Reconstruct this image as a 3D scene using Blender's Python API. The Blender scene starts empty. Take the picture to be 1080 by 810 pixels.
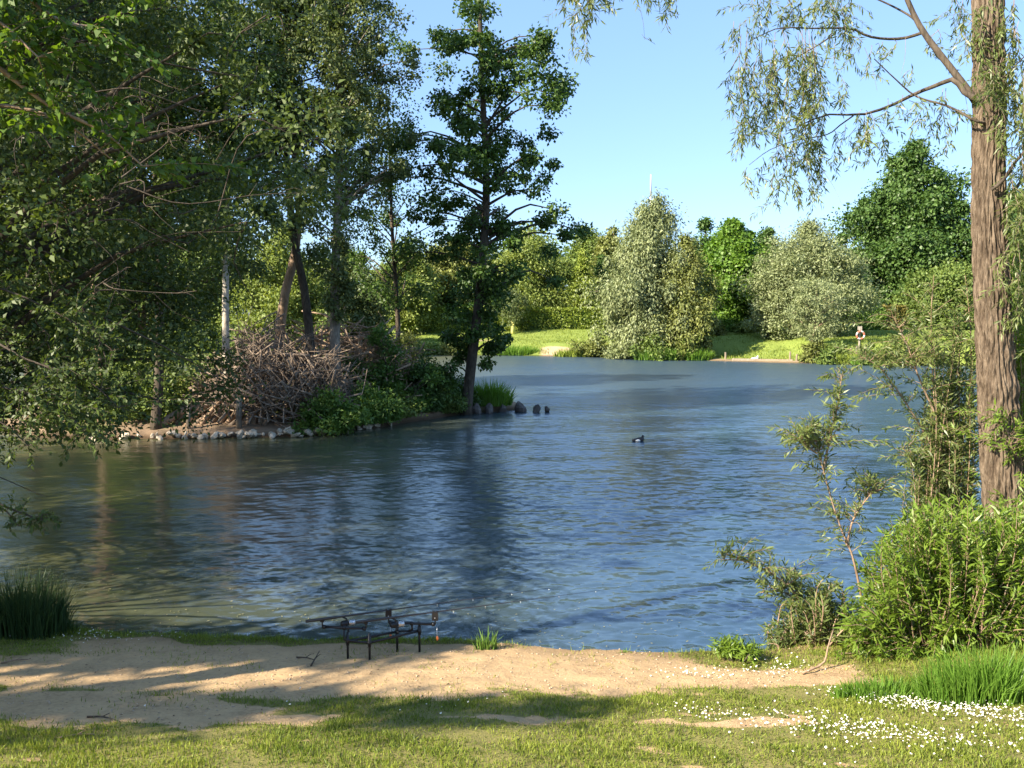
import bpy, math, random
import numpy as np
from mathutils import Vector

sc = bpy.context.scene
COL = sc.collection
R = math.radians
# ------------------------------------------------------------------ camera, sky, sun, exposure
CAMZ = 3.5
PITCH = math.atan((405 - 338) / 900)
cam_d = bpy.data.cameras.new("camera")
cam_d.sensor_width = 36
cam_d.lens = 30
cam_d.clip_end = 6000
cam = bpy.data.objects.new("camera", cam_d)
COL.objects.link(cam)
cam.location = (0, 0, CAMZ)
cam.rotation_euler = (math.pi / 2 - PITCH, 0, 0)
sc.camera = cam

SUN_AZ, SUN_EL = 57, 33          # degrees left of straight behind the camera, elevation
w = bpy.data.worlds.new("World")
sc.world = w
w.use_nodes = True
wn = w.node_tree.nodes
sky = wn.new('ShaderNodeTexSky')
sky.sky_type = 'NISHITA'
sky.sun_disc = False
sky.sun_elevation = R(SUN_EL)
sky.sun_rotation = R(180 + SUN_AZ)
sky.air_density = 1.0
sky.dust_density = 0.6
sky.ozone_density = 1.4
tint = wn.new('ShaderNodeMix')
tint.data_type = 'RGBA'
tint.blend_type = 'MULTIPLY'
tint.inputs[0].default_value = 1
tint.inputs[7].default_value = (.80, .88, 1.06, 1)
w.node_tree.links.new(sky.outputs[0], tint.inputs[6])
even = wn.new('ShaderNodeMix')            # mixes in a constant blue to flatten the sky's gradient
even.data_type = 'RGBA'
even.inputs[0].default_value = .5
even.inputs[7].default_value = (1.20, 2.02, 3.15, 1)
w.node_tree.links.new(tint.outputs[2], even.inputs[6])
w.node_tree.links.new(even.outputs[2], wn['Background'].inputs[0])
wn['Background'].inputs[1].default_value = 0.098
S = Vector((-math.sin(R(SUN_AZ)) * math.cos(R(SUN_EL)), -math.cos(R(SUN_AZ)) * math.cos(R(SUN_EL)), math.sin(R(SUN_EL))))
sun_d = bpy.data.lights.new("sun", 'SUN')
sun_d.energy = 4.6
sun_d.angle = R(0.55)
sun_d.color = (1.0, 0.88, 0.70)
sun = bpy.data.objects.new("sun", sun_d)
COL.objects.link(sun)
sun.rotation_euler = (-S).to_track_quat('-Z', 'Y').to_euler()
sc.view_settings.view_transform = 'Standard'
sc.view_settings.look = 'None'
sc.view_settings.gamma = 1
sc.view_settings.exposure = 1.75
sc.cycles.max_bounces = 8
sc.cycles.transparent_max_bounces = 4
sc.cycles.caustics_reflective = False
sc.cycles.caustics_refractive = False

# ------------------------------------------------------------------ helpers
cp, sp = math.cos(PITCH), math.sin(PITCH)


def at(px, py, Y):
    """world point seen at photo pixel (px, py) at world depth Y"""
    a, b = (px - 540) / 900, (405 - py) / 900
    d = np.array((a, cp + b * sp, -sp + b * cp))
    return np.array((0, 0, CAMZ)) + d * (Y / d[1])


def new_obj(name, mesh, parent=None, mats=()):
    for m in mats:
        mesh.materials.append(m)
    o = bpy.data.objects.new(name, mesh)
    COL.objects.link(o)
    if parent is not None:
        o.parent = parent
    return o


def tag(o, label=None, cat=None, group=None, kind=None):
    for k, v in (('label', label), ('category', cat), ('group', group), ('kind', kind)):
        if v:
            o[k] = v
    return o


def thing(name, label, cat, loc=(0, 0, 0), group=None, rz=0):
    o = bpy.data.objects.new(name, None)
    o.empty_display_size = 0.2
    COL.objects.link(o)
    o.location = [float(v) for v in loc]
    o.rotation_euler = (0, 0, rz)
    return tag(o, label, cat, group)


def copy_thing(o, loc, rz=0, scale=(1, 1, 1), label=None):
    c = o.copy()
    COL.objects.link(c)
    c.location = [float(v) for v in loc]
    c.rotation_euler = (0, 0, rz)
    c.scale = scale
    if label:
        c['label'] = label
    for ch in o.children:
        k = ch.copy()
        COL.objects.link(k)
        k.parent = c
    return c


def mesh_np(name, V, F):
    """V (n,3), F (m,k) all faces the same size"""
    me = bpy.data.meshes.new(name)
    V = np.asarray(V, np.float32)
    F = np.asarray(F, np.int32)
    k = F.shape[1]
    me.vertices.add(len(V))
    me.vertices.foreach_set("co", V.ravel())
    me.loops.add(F.size)
    me.loops.foreach_set("vertex_index", F.ravel())
    me.polygons.add(len(F))
    me.polygons.foreach_set("loop_start", np.arange(0, F.size, k, dtype=np.int32))
    me.update(calc_edges=True)
    return me


def unit(v):
    return v / np.maximum(np.linalg.norm(v, axis=-1, keepdims=True), 1e-9)


def leaf_geo(c, axis, nrm, L, W, fold=0.18, wide=0.42):
    """kite leaves: four verts and one quad each"""
    axis = unit(axis)
    side = unit(np.cross(axis, nrm))
    nrm = np.cross(side, axis)
    L = np.broadcast_to(np.asarray(L, float).reshape(-1, 1), (len(c), 1))
    W = np.broadcast_to(np.asarray(W, float).reshape(-1, 1), (len(c), 1))
    m = c + axis * L * wide + nrm * W * fold
    V = np.stack([c, m + side * W / 2, c + axis * L - nrm * W * fold, m - side * W / 2], 1)
    return V.reshape(-1, 3)


def leaf_mesh(name, V):
    return mesh_np(name, V, np.arange(len(V)).reshape(-1, 4))


class MB:
    """collects tubes, boxes and the like into one mesh"""
    def __init__(self):
        self.V, self.F, self.M, self.n = [], [], [], 0

    def add(self, V, F, mat=0):
        V = np.asarray(V, float)
        self.V.append(V)
        for f in F:
            self.F.append(tuple(int(i) + self.n for i in f))
            self.M.append(mat)
        self.n += len(V)

    def tube(self, pts, rad, k=6, mat=0, caps=True, flat=1.0):
        P = np.asarray(pts, float)
        n = len(P)
        rad = np.broadcast_to(np.asarray(rad, float), (n,))
        T = unit(np.gradient(P, axis=0))
        ref = np.array((0, 0, 1.0)) if abs(T[0][2]) < 0.9 else np.array((1.0, 0, 0))
        N = unit(np.cross(T[0], ref))
        ang = np.arange(k) * 2 * math.pi / k
        rows = []
        for i in range(n):
            N = unit(N - T[i] * np.dot(N, T[i]))
            B = np.cross(T[i], N)
            rows.append(P[i] + rad[i] * (np.cos(ang)[:, None] * N + flat * np.sin(ang)[:, None] * B))
        V = np.concatenate(rows)
        F = []
        for i in range(n - 1):
            for j in range(k):
                a, b = i * k + j, i * k + (j + 1) % k
                F.append((a, b, b + k, a + k))
        if caps:
            F.append(tuple(range(k))[::-1])
            F.append(tuple(range((n - 1) * k, n * k)))
        self.add(V, F, mat)

    def box(self, c, s, rz=0, mat=0, axes=None):
        sx, sy, sz = [v / 2 for v in s]
        V = np.array([(x, y, z) for z in (-sz, sz) for y in (-sy, sy) for x in (-sx, sx)])
        if axes is not None:
            V = V @ np.asarray(axes)
        elif rz:
            cz, s_ = math.cos(rz), math.sin(rz)
            V = V @ np.array(((cz, s_, 0), (-s_, cz, 0), (0, 0, 1)))
        F = [(0, 2, 3, 1), (4, 5, 7, 6), (0, 1, 5, 4), (2, 6, 7, 3), (0, 4, 6, 2), (1, 3, 7, 5)]
        self.add(V + np.asarray(c, float), F, mat)

    def build(self, name, mats, parent=None, smooth=True, origin=None):
        me = bpy.data.meshes.new(name)
        V = np.concatenate(self.V)
        if origin is not None:
            V = V - np.asarray(origin, float)
        me.from_pydata(V.tolist(), [], self.F)
        if not isinstance(mats, (list, tuple)):
            mats = (mats,)
        o = new_obj(name, me, parent, mats)
        me.polygons.foreach_set("material_index", np.array(self.M, np.int32))
        if smooth:
            me.polygons.foreach_set("use_smooth", np.ones(len(self.F), bool))
        me.update()
        if origin is not None:
            o.location = [float(v) for v in origin]
        return o


def spline(pts, n):
    """Catmull-Rom through pts, n samples"""
    P = np.asarray(pts, float)
    if len(P) == 2:
        t = np.linspace(0, 1, n)[:, None]
        return P[0] * (1 - t) + P[1] * t
    Q = np.concatenate([[2 * P[0] - P[1]], P, [2 * P[-1] - P[-2]]])
    out = []
    for u in np.linspace(0, len(P) - 1 - 1e-6, n):
        i = int(u)
        t = u - i
        a, b, c, d = Q[i:i + 4]
        out.append(0.5 * (2 * b + (c - a) * t + (2 * a - 5 * b + 4 * c - d) * t * t + (3 * b - a - 3 * c + d) * t ** 3))
    return np.array(out)


def wob(x, y, seed=0.0):
    """smooth cheap 2-D noise about -1..1"""
    s = seed
    return (np.sin(x * 1.0 + 1.3 * np.sin(y * .7 + s) + s) * .4 + np.sin(y * 1.37 + 1.1 * np.sin(x * .83 - s) + 2.1 * s) * .35
            + np.sin((x + y) * 2.31 + 1.7 * np.sin((x - y) * 1.1 + s) + s * .7) * .25)


def fbm(x, y, seed=0.0):
    return wob(x, y, seed) * .55 + wob(x * 2.3 + 5, y * 2.3 - 3, seed + 1.7) * .3 + wob(x * 5.1, y * 5.1, seed + 4.1) * .18


def sstep(a, b, x):
    t = np.clip((x - a) / (b - a), 0, 1)
    return t * t * (3 - 2 * t)


# ------------------------------------------------------------------ materials
def mat_base(name):
    m = bpy.data.materials.new(name)
    m.use_nodes = True
    nt = m.node_tree
    return m, nt, nt.nodes, nt.links, nt.nodes['Principled BSDF']


def ramp(N, stops):
    r = N.new('ShaderNodeValToRGB')
    e = r.color_ramp.elements
    while len(e) < len(stops):
        e.new(0.5)
    for i, (p, c) in enumerate(stops):
        e[i].position = p
        e[i].color = (*c, 1)
    return r


def noise(N, L, vec, scale, detail=4, rough=.55, dist=0.0):
    n = N.new('ShaderNodeTexNoise')
    n.inputs['Scale'].default_value = scale
    n.inputs['Detail'].default_value = detail
    n.inputs['Roughness'].default_value = rough
    n.inputs['Distortion'].default_value = dist
    if vec is not None:
        L.new(vec, n.inputs['Vector'])
    return n


def leaf_mat(name, dark, light, trans=0.35, tint=(1.25, 1.2, .6), rough=.5, spec=.35, patch=.6):
    m, nt, N, L, B = mat_base(name)
    g = N.new('ShaderNodeNewGeometry')
    tc = N.new('ShaderNodeTexCoord')
    nz = noise(N, L, tc.outputs['Object'], patch, 3)
    mx = N.new('ShaderNodeMath')
    mx.operation = 'MULTIPLY_ADD'
    L.new(nz.outputs['Fac'], mx.inputs[0])
    mx.inputs[1].default_value = .9
    ad = N.new('ShaderNodeMath')
    ad.operation = 'MULTIPLY_ADD'
    L.new(g.outputs['Random Per Island'], ad.inputs[0])
    ad.inputs[1].default_value = .6
    ad.inputs[2].default_value = -.27
    L.new(ad.outputs[0], mx.inputs[2])
    r = ramp(N, [(0.05, dark), (0.9, light)])
    L.new(mx.outputs[0], r.inputs[0])
    L.new(r.outputs[0], B.inputs['Base Color'])
    B.inputs['Roughness'].default_value = rough
    B.inputs['Specular IOR Level'].default_value = spec
    t = N.new('ShaderNodeBsdfTranslucent')
    tm = N.new('ShaderNodeMix')
    tm.data_type = 'RGBA'
    tm.blend_type = 'MULTIPLY'
    tm.inputs[0].default_value = 1
    L.new(r.outputs[0], tm.inputs[6])
    tm.inputs[7].default_value = (*tint, 1)
    L.new(tm.outputs[2], t.inputs[0])
    mix = N.new('ShaderNodeMixShader')
    mix.inputs[0].default_value = trans
    L.new(B.outputs[0], mix.inputs[1])
    L.new(t.outputs[0], mix.inputs[2])
    L.new(mix.outputs[0], N['Material Output'].inputs[0])
    return m


def bark_mat(name, c1, c2, c3, scale=6, bump=.6, zs=.25):
    m, nt, N, L, B = mat_base(name)
    tc = N.new('ShaderNodeTexCoord')
    mp = N.new('ShaderNodeMapping')
    mp.inputs['Scale'].default_value = (1, 1, zs)
    L.new(tc.outputs['Object'], mp.inputs[0])
    a = noise(N, L, mp.outputs[0], scale, 6, .65, .6)
    b = noise(N, L, mp.outputs[0], scale * 3.2, 4, .6, .3)
    r = ramp(N, [(.28, c1), (.5, c2), (.72, c3)])
    mm = N.new('ShaderNodeMath')
    mm.operation = 'MULTIPLY_ADD'
    L.new(b.outputs['Fac'], mm.inputs[0])
    mm.inputs[1].default_value = .5
    sb = N.new('ShaderNodeMath')
    sb.operation = 'MULTIPLY'
    L.new(a.outputs['Fac'], sb.inputs[0])
    sb.inputs[1].default_value = .6
    L.new(sb.outputs[0], mm.inputs[2])
    L.new(mm.outputs[0], r.inputs[0])
    L.new(r.outputs[0], B.inputs['Base Color'])
    B.inputs['Roughness'].default_value = .9
    B.inputs['Specular IOR Level'].default_value = .2
    bp = N.new('ShaderNodeBump')
    bp.inputs['Strength'].default_value = bump
    bp.inputs['Distance'].default_value = .05
    L.new(mm.outputs[0], bp.inputs['Height'])
    L.new(bp.outputs[0], B.inputs['Normal'])
    return m


def plain_mat(name, c, rough=.6, metal=0.0, var=.15, scale=12):
    m, nt, N, L, B = mat_base(name)
    tc = N.new('ShaderNodeTexCoord')
    n = noise(N, L, tc.outputs['Object'], scale, 4)
    r = ramp(N, [(.3, tuple(v * (1 - var) for v in c)), (.7, tuple(min(1, v * (1 + var)) for v in c))])
    L.new(n.outputs['Fac'], r.inputs[0])
    L.new(r.outputs[0], B.inputs['Base Color'])
    B.inputs['Roughness'].default_value = rough
    B.inputs['Metallic'].default_value = metal
    return m


LM = dict(
    alder=leaf_mat("alder_leaf", (.032, .072, .014), (.105, .175, .032), .28, (1.2, 1.3, .5)),
    overhang=leaf_mat("overhang_leaf", (.040, .066, .018), (.115, .160, .040), .32, (1.3, 1.3, .5)),
    bright=leaf_mat("bright_leaf", (.035, .082, .014), (.115, .195, .032), .45, (1.5, 1.4, .4)),
    aspen=leaf_mat("aspen_leaf", (.052, .086, .028), (.165, .205, .072), .3, (1.3, 1.25, .6)),
    greywillow=leaf_mat("grey_willow_leaf", (.115, .15, .062), (.32, .36, .17), .25, (1.2, 1.2, .7)),
    olive=leaf_mat("olive_leaf", (.105, .135, .034), (.26, .285, .080), .28),
    yellowgreen=leaf_mat("yellow_green_leaf", (.11, .165, .034), (.29, .345, .085), .35),
    vivid=leaf_mat("vivid_leaf", (.055, .125, .016), (.16, .27, .034), .3, (1.2, 1.3, .4)),
    deep=leaf_mat("deep_leaf", (.034, .078, .018), (.105, .180, .040), .22, (1.1, 1.3, .5)),
    mid=leaf_mat("mid_leaf", (.075, .13, .028), (.20, .265, .062), .3),
    hedge=leaf_mat("hedge_leaf", (.12, .18, .025), (.30, .36, .060), .25),
    hedge_red=leaf_mat("coppery_hedge_leaf", (0.090, 0.090, 0.020), (0.220, 0.190, 0.050), .25),
    willow=leaf_mat("willow_leaf", (.070, .115, .030), (.22, .265, .085), .4, (1.35, 1.25, .6), .4, .45, 1.5),
    shrub=leaf_mat("shrub_leaf", (.085, .155, .016), (.22, .32, .045), .4, (1.35, 1.3, .4), .4, .45, 1.5),
    nettle=leaf_mat("nettle_leaf", (0.058, 0.130, 0.023), (0.156, 0.260, 0.052), .35),
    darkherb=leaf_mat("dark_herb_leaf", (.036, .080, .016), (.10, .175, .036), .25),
    grass=leaf_mat("grass_blade", (.075, .135, .018), (.32, .37, .062), .35, (1.25, 1.2, .5), .5, .3, .8),
    tallgrass=leaf_mat("tall_grass_blade", (0.077, 0.176, 0.020), (0.187, 0.319, 0.050), .4, (1.3, 1.25, .45), .45, .35, 1.2),
    reed=leaf_mat("reed_blade", (0.020, 0.050, 0.016), (0.060, 0.110, 0.035), .25),
)
BK = dict(
    willow=bark_mat("willow_bark", (.015, .010, .007), (.092, .067, .046), (.255, .20, .145), 13, 1.0, .2),
    dark=bark_mat("dark_bark", (.02, .016, .012), (.06, .048, .036), (.13, .105, .08), 7, .6),
    grey=bark_mat("grey_bark", (.07, .06, .045), (.17, .145, .115), (.30, .26, .21), 6, .5, .4),
    pale=bark_mat("pale_bark", (.10, .08, .06), (.38, .33, .27), (.60, .55, .46), 5, .4, .9),
    brown=bark_mat("brown_bark", (.10, .065, .04), (.24, .165, .11), (.38, .28, .2), 6, .5, .3),
    twig=bark_mat("dead_twig", (.062, .046, .035), (.17, .128, .096), (.36, .29, .225), 3, .3, 1),
    tan_twig=bark_mat("tan_twig", (.14, .09, .06), (.30, .205, .135), (.46, .34, .24), 3, .3, 1),
)

# ------------------------------------------------------------------ ground heights


def near_shore(x):
    x = np.asarray(x, float)
    y = np.interp(x, [-6.3, -5.6, -3, -.6, .6, 1.95, 3.0, 4.0, 6.0, 9, 30], [9.6, 9.35, 9.15, 9.0, 8.85, 8.72, 8.8, 9.2, 10.6, 12, 14])
    left = np.minimum(-x / .63, 32)
    y = np.where(x < -6.0, np.maximum(y, left), y)
    return y + .06 * wob(x * 2.1, x * .3, 3) + .035 * wob(x * 6.3, x, 1)


def near_z(x, y):
    d = near_shore(x) - y
    up = .08 * np.clip(d / .18, 0, 1) + .11 * d + .0085 * d * d
    z = np.where(d > 0, np.minimum(up, 2.6 + .01 * d), np.maximum(d * .45, -1.25))
    return z + np.where(d > -.2, 1, 0) * (.014 * fbm(x * 2.2, y * 2.6, 2) + .007 * wob(x * 9, y * 11, 5) + .003 * wob(x * 21, y * 25, 8))


def ground_hit(px, py):
    Y = 7.0
    for _ in range(12):
        p = at(px, py, Y)
        a = (CAMZ - p[2]) / Y
        Y = (CAMZ - float(near_z(p[0], Y))) / a
    return np.array((at(px, py, Y)[0], Y, float(near_z(at(px, py, Y)[0], Y))))


def grass_amount(x, y):
    """1 = turf, 0 = trodden sand"""
    x = np.asarray(x, float)
    y = np.asarray(y, float)
    ys = near_shore(x)
    nz = fbm(x * 1.3, y * 2.4, 7) + .35 * fbm(x * 4.5, y * 8, 2)
    front = sstep(-.12, .12, (7.02 + .10 * np.clip(x, 0, 3)) - y + .36 * nz)
    bare = np.exp(-(((x + 3.3) / 1.35) ** 2 + ((y - 6.6) / .36) ** 2)) * 1.6 + 1.0 * np.exp(-(((x + 1.9) / .7) ** 2 + ((y - 6.35) / .14) ** 2)) \
        + .8 * np.exp(-(((x - .1) / .8) ** 2 + ((y - 6.45) / .12) ** 2)) + .85 * np.exp(-(((x - 1.7) / .8) ** 2 + ((y - 6.4) / .13) ** 2))
    front = front * (1 - np.clip(sstep(.3, .65, bare + .62 * nz + .3 * wob(x * 7, y * 16, 6)), 0, 1))
    shore = sstep(-.05, .06, y - (ys - .42 + .16 * wob(x * 1.7, y, 4))) * sstep(.3, -.6, x)
    right = sstep(-.25, .35, x - 1.55 + .5 * nz) * sstep(7.75, 7.95, y + .13 * nz - .05 * (x - 2)) * sstep(8.72, 8.5, y + .1 * nz) * (.55 + .45 * sstep(-.4, .3, nz))
    far_r = sstep(3.0, 3.5, x + .25 * nz)
    far_l = sstep(-3.9, -4.9, x + .5 * nz) * sstep(8.05, 8.3, y + .15 * nz)
    off = sstep(5.6, 5.2, y)
    return np.clip(np.maximum.reduce([front, shore, right, far_r, far_l, off]), 0, 1)


def grid_sheet(name, xs, ys, zf, mat):
    X, Y = np.meshgrid(xs, ys)
    Z = zf(X, Y)
    V = np.stack([X, Y, Z], -1).reshape(-1, 3)
    nx, ny = len(xs), len(ys)
    i = np.arange(nx * ny).reshape(ny, nx)
    F = np.stack([i[:-1, :-1], i[:-1, 1:], i[1:, 1:], i[1:, :-1]], -1).reshape(-1, 4)
    me = mesh_np(name, V, F)
    me.polygons.foreach_set("use_smooth", np.ones(len(F), bool))
    return new_obj(name, me, None, (mat,)), X, Y


def attr(o, name, vals):
    a = o.data.attributes.new(name, 'FLOAT', 'POINT')
    a.data.foreach_set("value", np.asarray(vals, np.float32).ravel())


def ground_mat(name, sand, soil, grass1, grass2, gscale=1.0):
    m, nt, N, L, B = mat_base(name)
    tc = N.new('ShaderNodeTexCoord')
    at_ = N.new('ShaderNodeAttribute')
    at_.attribute_name = "turf"
    n1 = noise(N, L, tc.outputs['Object'], 26 * gscale, 6, .7)
    n2 = noise(N, L, tc.outputs['Object'], 3.2 * gscale, 5, .65)
    n3 = noise(N, L, tc.outputs['Object'], 120 * gscale, 3, .6)
    rs = ramp(N, [(.32, soil), (.52, sand), (.75, tuple(min(1, v * 1.25) for v in sand))])
    ms = N.new('ShaderNodeMath')
    ms.operation = 'MULTIPLY_ADD'
    L.new(n1.outputs['Fac'], ms.inputs[0])
    ms.inputs[1].default_value = .55
    m2 = N.new('ShaderNodeMath')
    m2.operation = 'MULTIPLY'
    L.new(n2.outputs['Fac'], m2.inputs[0])
    m2.inputs[1].default_value = .5
    L.new(m2.outputs[0], ms.inputs[2])
    L.new(ms.outputs[0], rs.inputs[0])
    rg = ramp(N, [(.3, grass1), (.7, grass2)])
    L.new(ms.outputs[0], rg.inputs[0])
    a1 = N.new('ShaderNodeMath')
    a1.operation = 'MULTIPLY_ADD'
    L.new(n1.outputs['Fac'], a1.inputs[0])
    a1.inputs[1].default_value = .9
    a1.inputs[2].default_value = -.45
    a2 = N.new('ShaderNodeMath')
    a2.operation = 'ADD'
    a2.use_clamp = True
    L.new(a1.outputs[0], a2.inputs[0])
    L.new(at_.outputs['Fac'], a2.inputs[1])
    rf = ramp(N, [(.38, (0, 0, 0)), (.62, (1, 1, 1))])
    L.new(a2.outputs[0], rf.inputs[0])
    mx = N.new('ShaderNodeMix')
    mx.data_type = 'RGBA'
    L.new(rf.outputs[0], mx.inputs[0])
    L.new(rs.outputs[0], mx.inputs[6])
    L.new(rg.outputs[0], mx.inputs[7])
    gp = N.new('ShaderNodeNewGeometry')       # wet mud along the waterline
    sz = N.new('ShaderNodeSeparateXYZ')
    L.new(gp.outputs['Position'], sz.inputs[0])
    wz = N.new('ShaderNodeMath')
    wz.operation = 'MULTIPLY_ADD'
    L.new(n1.outputs['Fac'], wz.inputs[0])
    wz.inputs[1].default_value = -.09
    L.new(sz.outputs['Z'], wz.inputs[2])
    wr_ = ramp(N, [(.0, (.38, .36, .34)), (.13, (1, 1, 1))])
    L.new(wz.outputs[0], wr_.inputs[0])
    wm_ = N.new('ShaderNodeMix')
    wm_.data_type = 'RGBA'
    wm_.blend_type = 'MULTIPLY'
    wm_.inputs[0].default_value = 1
    L.new(mx.outputs[2], wm_.inputs[6])
    L.new(wr_.outputs[0], wm_.inputs[7])
    L.new(wm_.outputs[2], B.inputs['Base Color'])
    B.inputs['Roughness'].default_value = .95
    B.inputs['Specular IOR Level'].default_value = .15
    bp = N.new('ShaderNodeBump')
    bp.inputs['Strength'].default_value = .8
    bp.inputs['Distance'].default_value = .02 / gscale
    mm = N.new('ShaderNodeMath')
    mm.operation = 'MULTIPLY_ADD'
    L.new(n3.outputs['Fac'], mm.inputs[0])
    mm.inputs[1].default_value = .4
    L.new(n1.outputs['Fac'], mm.inputs[2])
    L.new(mm.outputs[0], bp.inputs['Height'])
    L.new(bp.outputs[0], B.inputs['Normal'])
    return m


# near bank
gm_near = ground_mat("bank_soil", (.46, .32, .175), (.25, .165, .09), (.15, .14, .05), (.25, .225, .075))
xs = np.unique(np.round(np.concatenate([np.linspace(-160, -34, 30), np.linspace(-34, -7, 80), np.arange(-7, 7.01, .05), np.linspace(7, 34, 80), np.linspace(34, 160, 30)]), 3))
ys = np.unique(np.round(np.concatenate([np.linspace(-120, -12, 25), np.linspace(-12, 5.4, 70), np.arange(5.4, 9.8, .035), np.linspace(9.8, 14, 50), np.linspace(14, 36, 60)]), 3))
ground, GX, GY = grid_sheet("ground", xs, ys, near_z, gm_near)
attr(ground, "turf", grass_amount(GX, GY))
tag(ground, kind='structure')

# far bank
FS = np.array([(-400, 60), (-120, 78), (-60, 92), (-30, 93), (-10.7, 88), (1.9, 85), (9, 81), (16.7, 75), (22.6, 70.5), (27, 69), (32, 66.5), (60, 58), (90, 40), (200, 20), (600, -40)], float)


def far_shore(x):
    return np.interp(x, FS[:, 0], FS[:, 1]) + .5 * wob(np.asarray(x) * .45, np.asarray(x) * .1, 2)


def far_z(x, y):
    d = y - far_shore(x)
    steep = sstep(24.5, 27, x) * (1.55 * sstep(-.3, 2.2, d) + .035 * np.minimum(d, 30))
    mid = sstep(14, 18, x) * (1 - sstep(24.5, 27, x)) * (.12 * sstep(-.2, .6, d) + 2.2 * sstep(1.5, 15, d) + .3 * sstep(3, 5, d) * wob(x * .5, y * .5, 1))
    left = (1 - sstep(14, 18, x)) * (.35 * sstep(-.3, 1.2, d) + .9 * sstep(.5, 6, d) + 1.2 * sstep(5, 18, d))
    z = steep + mid + left
    return np.where(d < -.3, np.maximum((d + .3) * .5, -1.25) + z * 0, z) + .05 * wob(x * .9, y * .8, 6)


gm_far = ground_mat("far_lawn", (.42, .32, .20), (.30, .22, .14), (.13, .19, .035), (.235, .285, .065), .35)
xs = np.unique(np.concatenate([np.linspace(-2800, -130, 25), np.linspace(-130, -14, 70), np.linspace(-14, 40, 170), np.linspace(40, 130, 50), np.linspace(130, 2800, 25)]))
ys = np.unique(np.concatenate([np.linspace(15, 60, 40), np.linspace(60, 104, 160), np.linspace(104, 150, 30), np.linspace(150, 3500, 30)]))
far, FX, FY = grid_sheet("far_bank", xs, ys, far_z, gm_far)
d = FY - far_shore(FX)
turf = np.ones_like(FX)
turf -= np.exp(-((FX - 4.6) / 1.7) ** 2) * sstep(4.5, 2.2, d) * 1.4            # sandy landing
turf -= sstep(16.5, 17.5, FX) * sstep(25.5, 24, FX) * sstep(1.9, 1.2, d + .4 * wob(FX, FY, 3)) * 1.5   # beach
turf -= .6 * np.exp(-((FX + 3) / 5) ** 2) * np.exp(-((d - 7) / 1.5) ** 2)
attr(far, "turf", np.clip(turf, 0, 1))
tag(far, kind='structure')

# island
ISL = np.array([(-17, 27.5), (-14, 25.4), (-11.8, 25.0), (-9, 25.2), (-6.6, 25.6), (-5.2, 26.6), (-3.6, 29.2), (-1.9, 31.7), (-.5, 32.7), (.35, 33.4), (.2, 34.6), (-2, 37), (-6, 40), (-11, 41), (-16, 38), (-19, 32)], float)


def poly_sd(x, y, P):
    """signed distance, positive inside"""
    best = np.full(x.shape, 1e9)
    ins = np.zeros(x.shape, bool)
    for i in range(len(P)):
        a, b = P[i], P[(i + 1) % len(P)]
        e = b - a
        t = np.clip(((x - a[0]) * e[0] + (y - a[1]) * e[1]) / (e @ e), 0, 1)
        best = np.minimum(best, np.hypot(x - a[0] - t * e[0], y - a[1] - t * e[1]))
        c = ((a[1] > y) != (b[1] > y)) & (x < (b[0] - a[0]) * (y - a[1]) / (b[1] - a[1] + 1e-12) + a[0])
        ins ^= c
    return np.where(ins, best, -best)


def isl_z(x, y):
    x = np.asarray(x, float)
    y = np.asarray(y, float)
    d = poly_sd(x, y, ISL) + .12 * wob(x * 2.3, y * 2.1, 4)
    return np.where(d > 0, .16 * np.clip(d / .15, 0, 1) + .5 * (1 - np.exp(-d * .5)), np.maximum(d * .5, -1.3)) + .03 * wob(x * 3.1, y * 3.3, 1)


gm_isl = ground_mat("island_soil", (.23, .165, .11), (.13, .09, .06), (.05, .085, .022), (.11, .15, .04), .8)
isl, IX, IY = grid_sheet("island_ground", np.arange(-21, 3, .14), np.arange(23, 43, .14), isl_z, gm_isl)
attr(isl, "turf", np.clip(.35 + .5 * fbm(IX * .7, IY * .7, 3) + .4 * sstep(1, 3, poly_sd(IX, IY, ISL)), 0, 1))
tag(isl, kind='structure')

# lake bed and water
bm_, n_, NN, LL, BB = mat_base("lake_mud")
BB.inputs['Base Color'].default_value = (.05, .045, .03, 1)
BB.inputs['Roughness'].default_value = .9
bed = new_obj("lake_bed", mesh_np("lake_bed", [(-4000, -4000, -1.2), (4000, -4000, -1.2), (4000, 4000, -1.2), (-4000, 4000, -1.2)], [(0, 1, 2, 3)]), None, (bm_,))
tag(bed, kind='structure')


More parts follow.
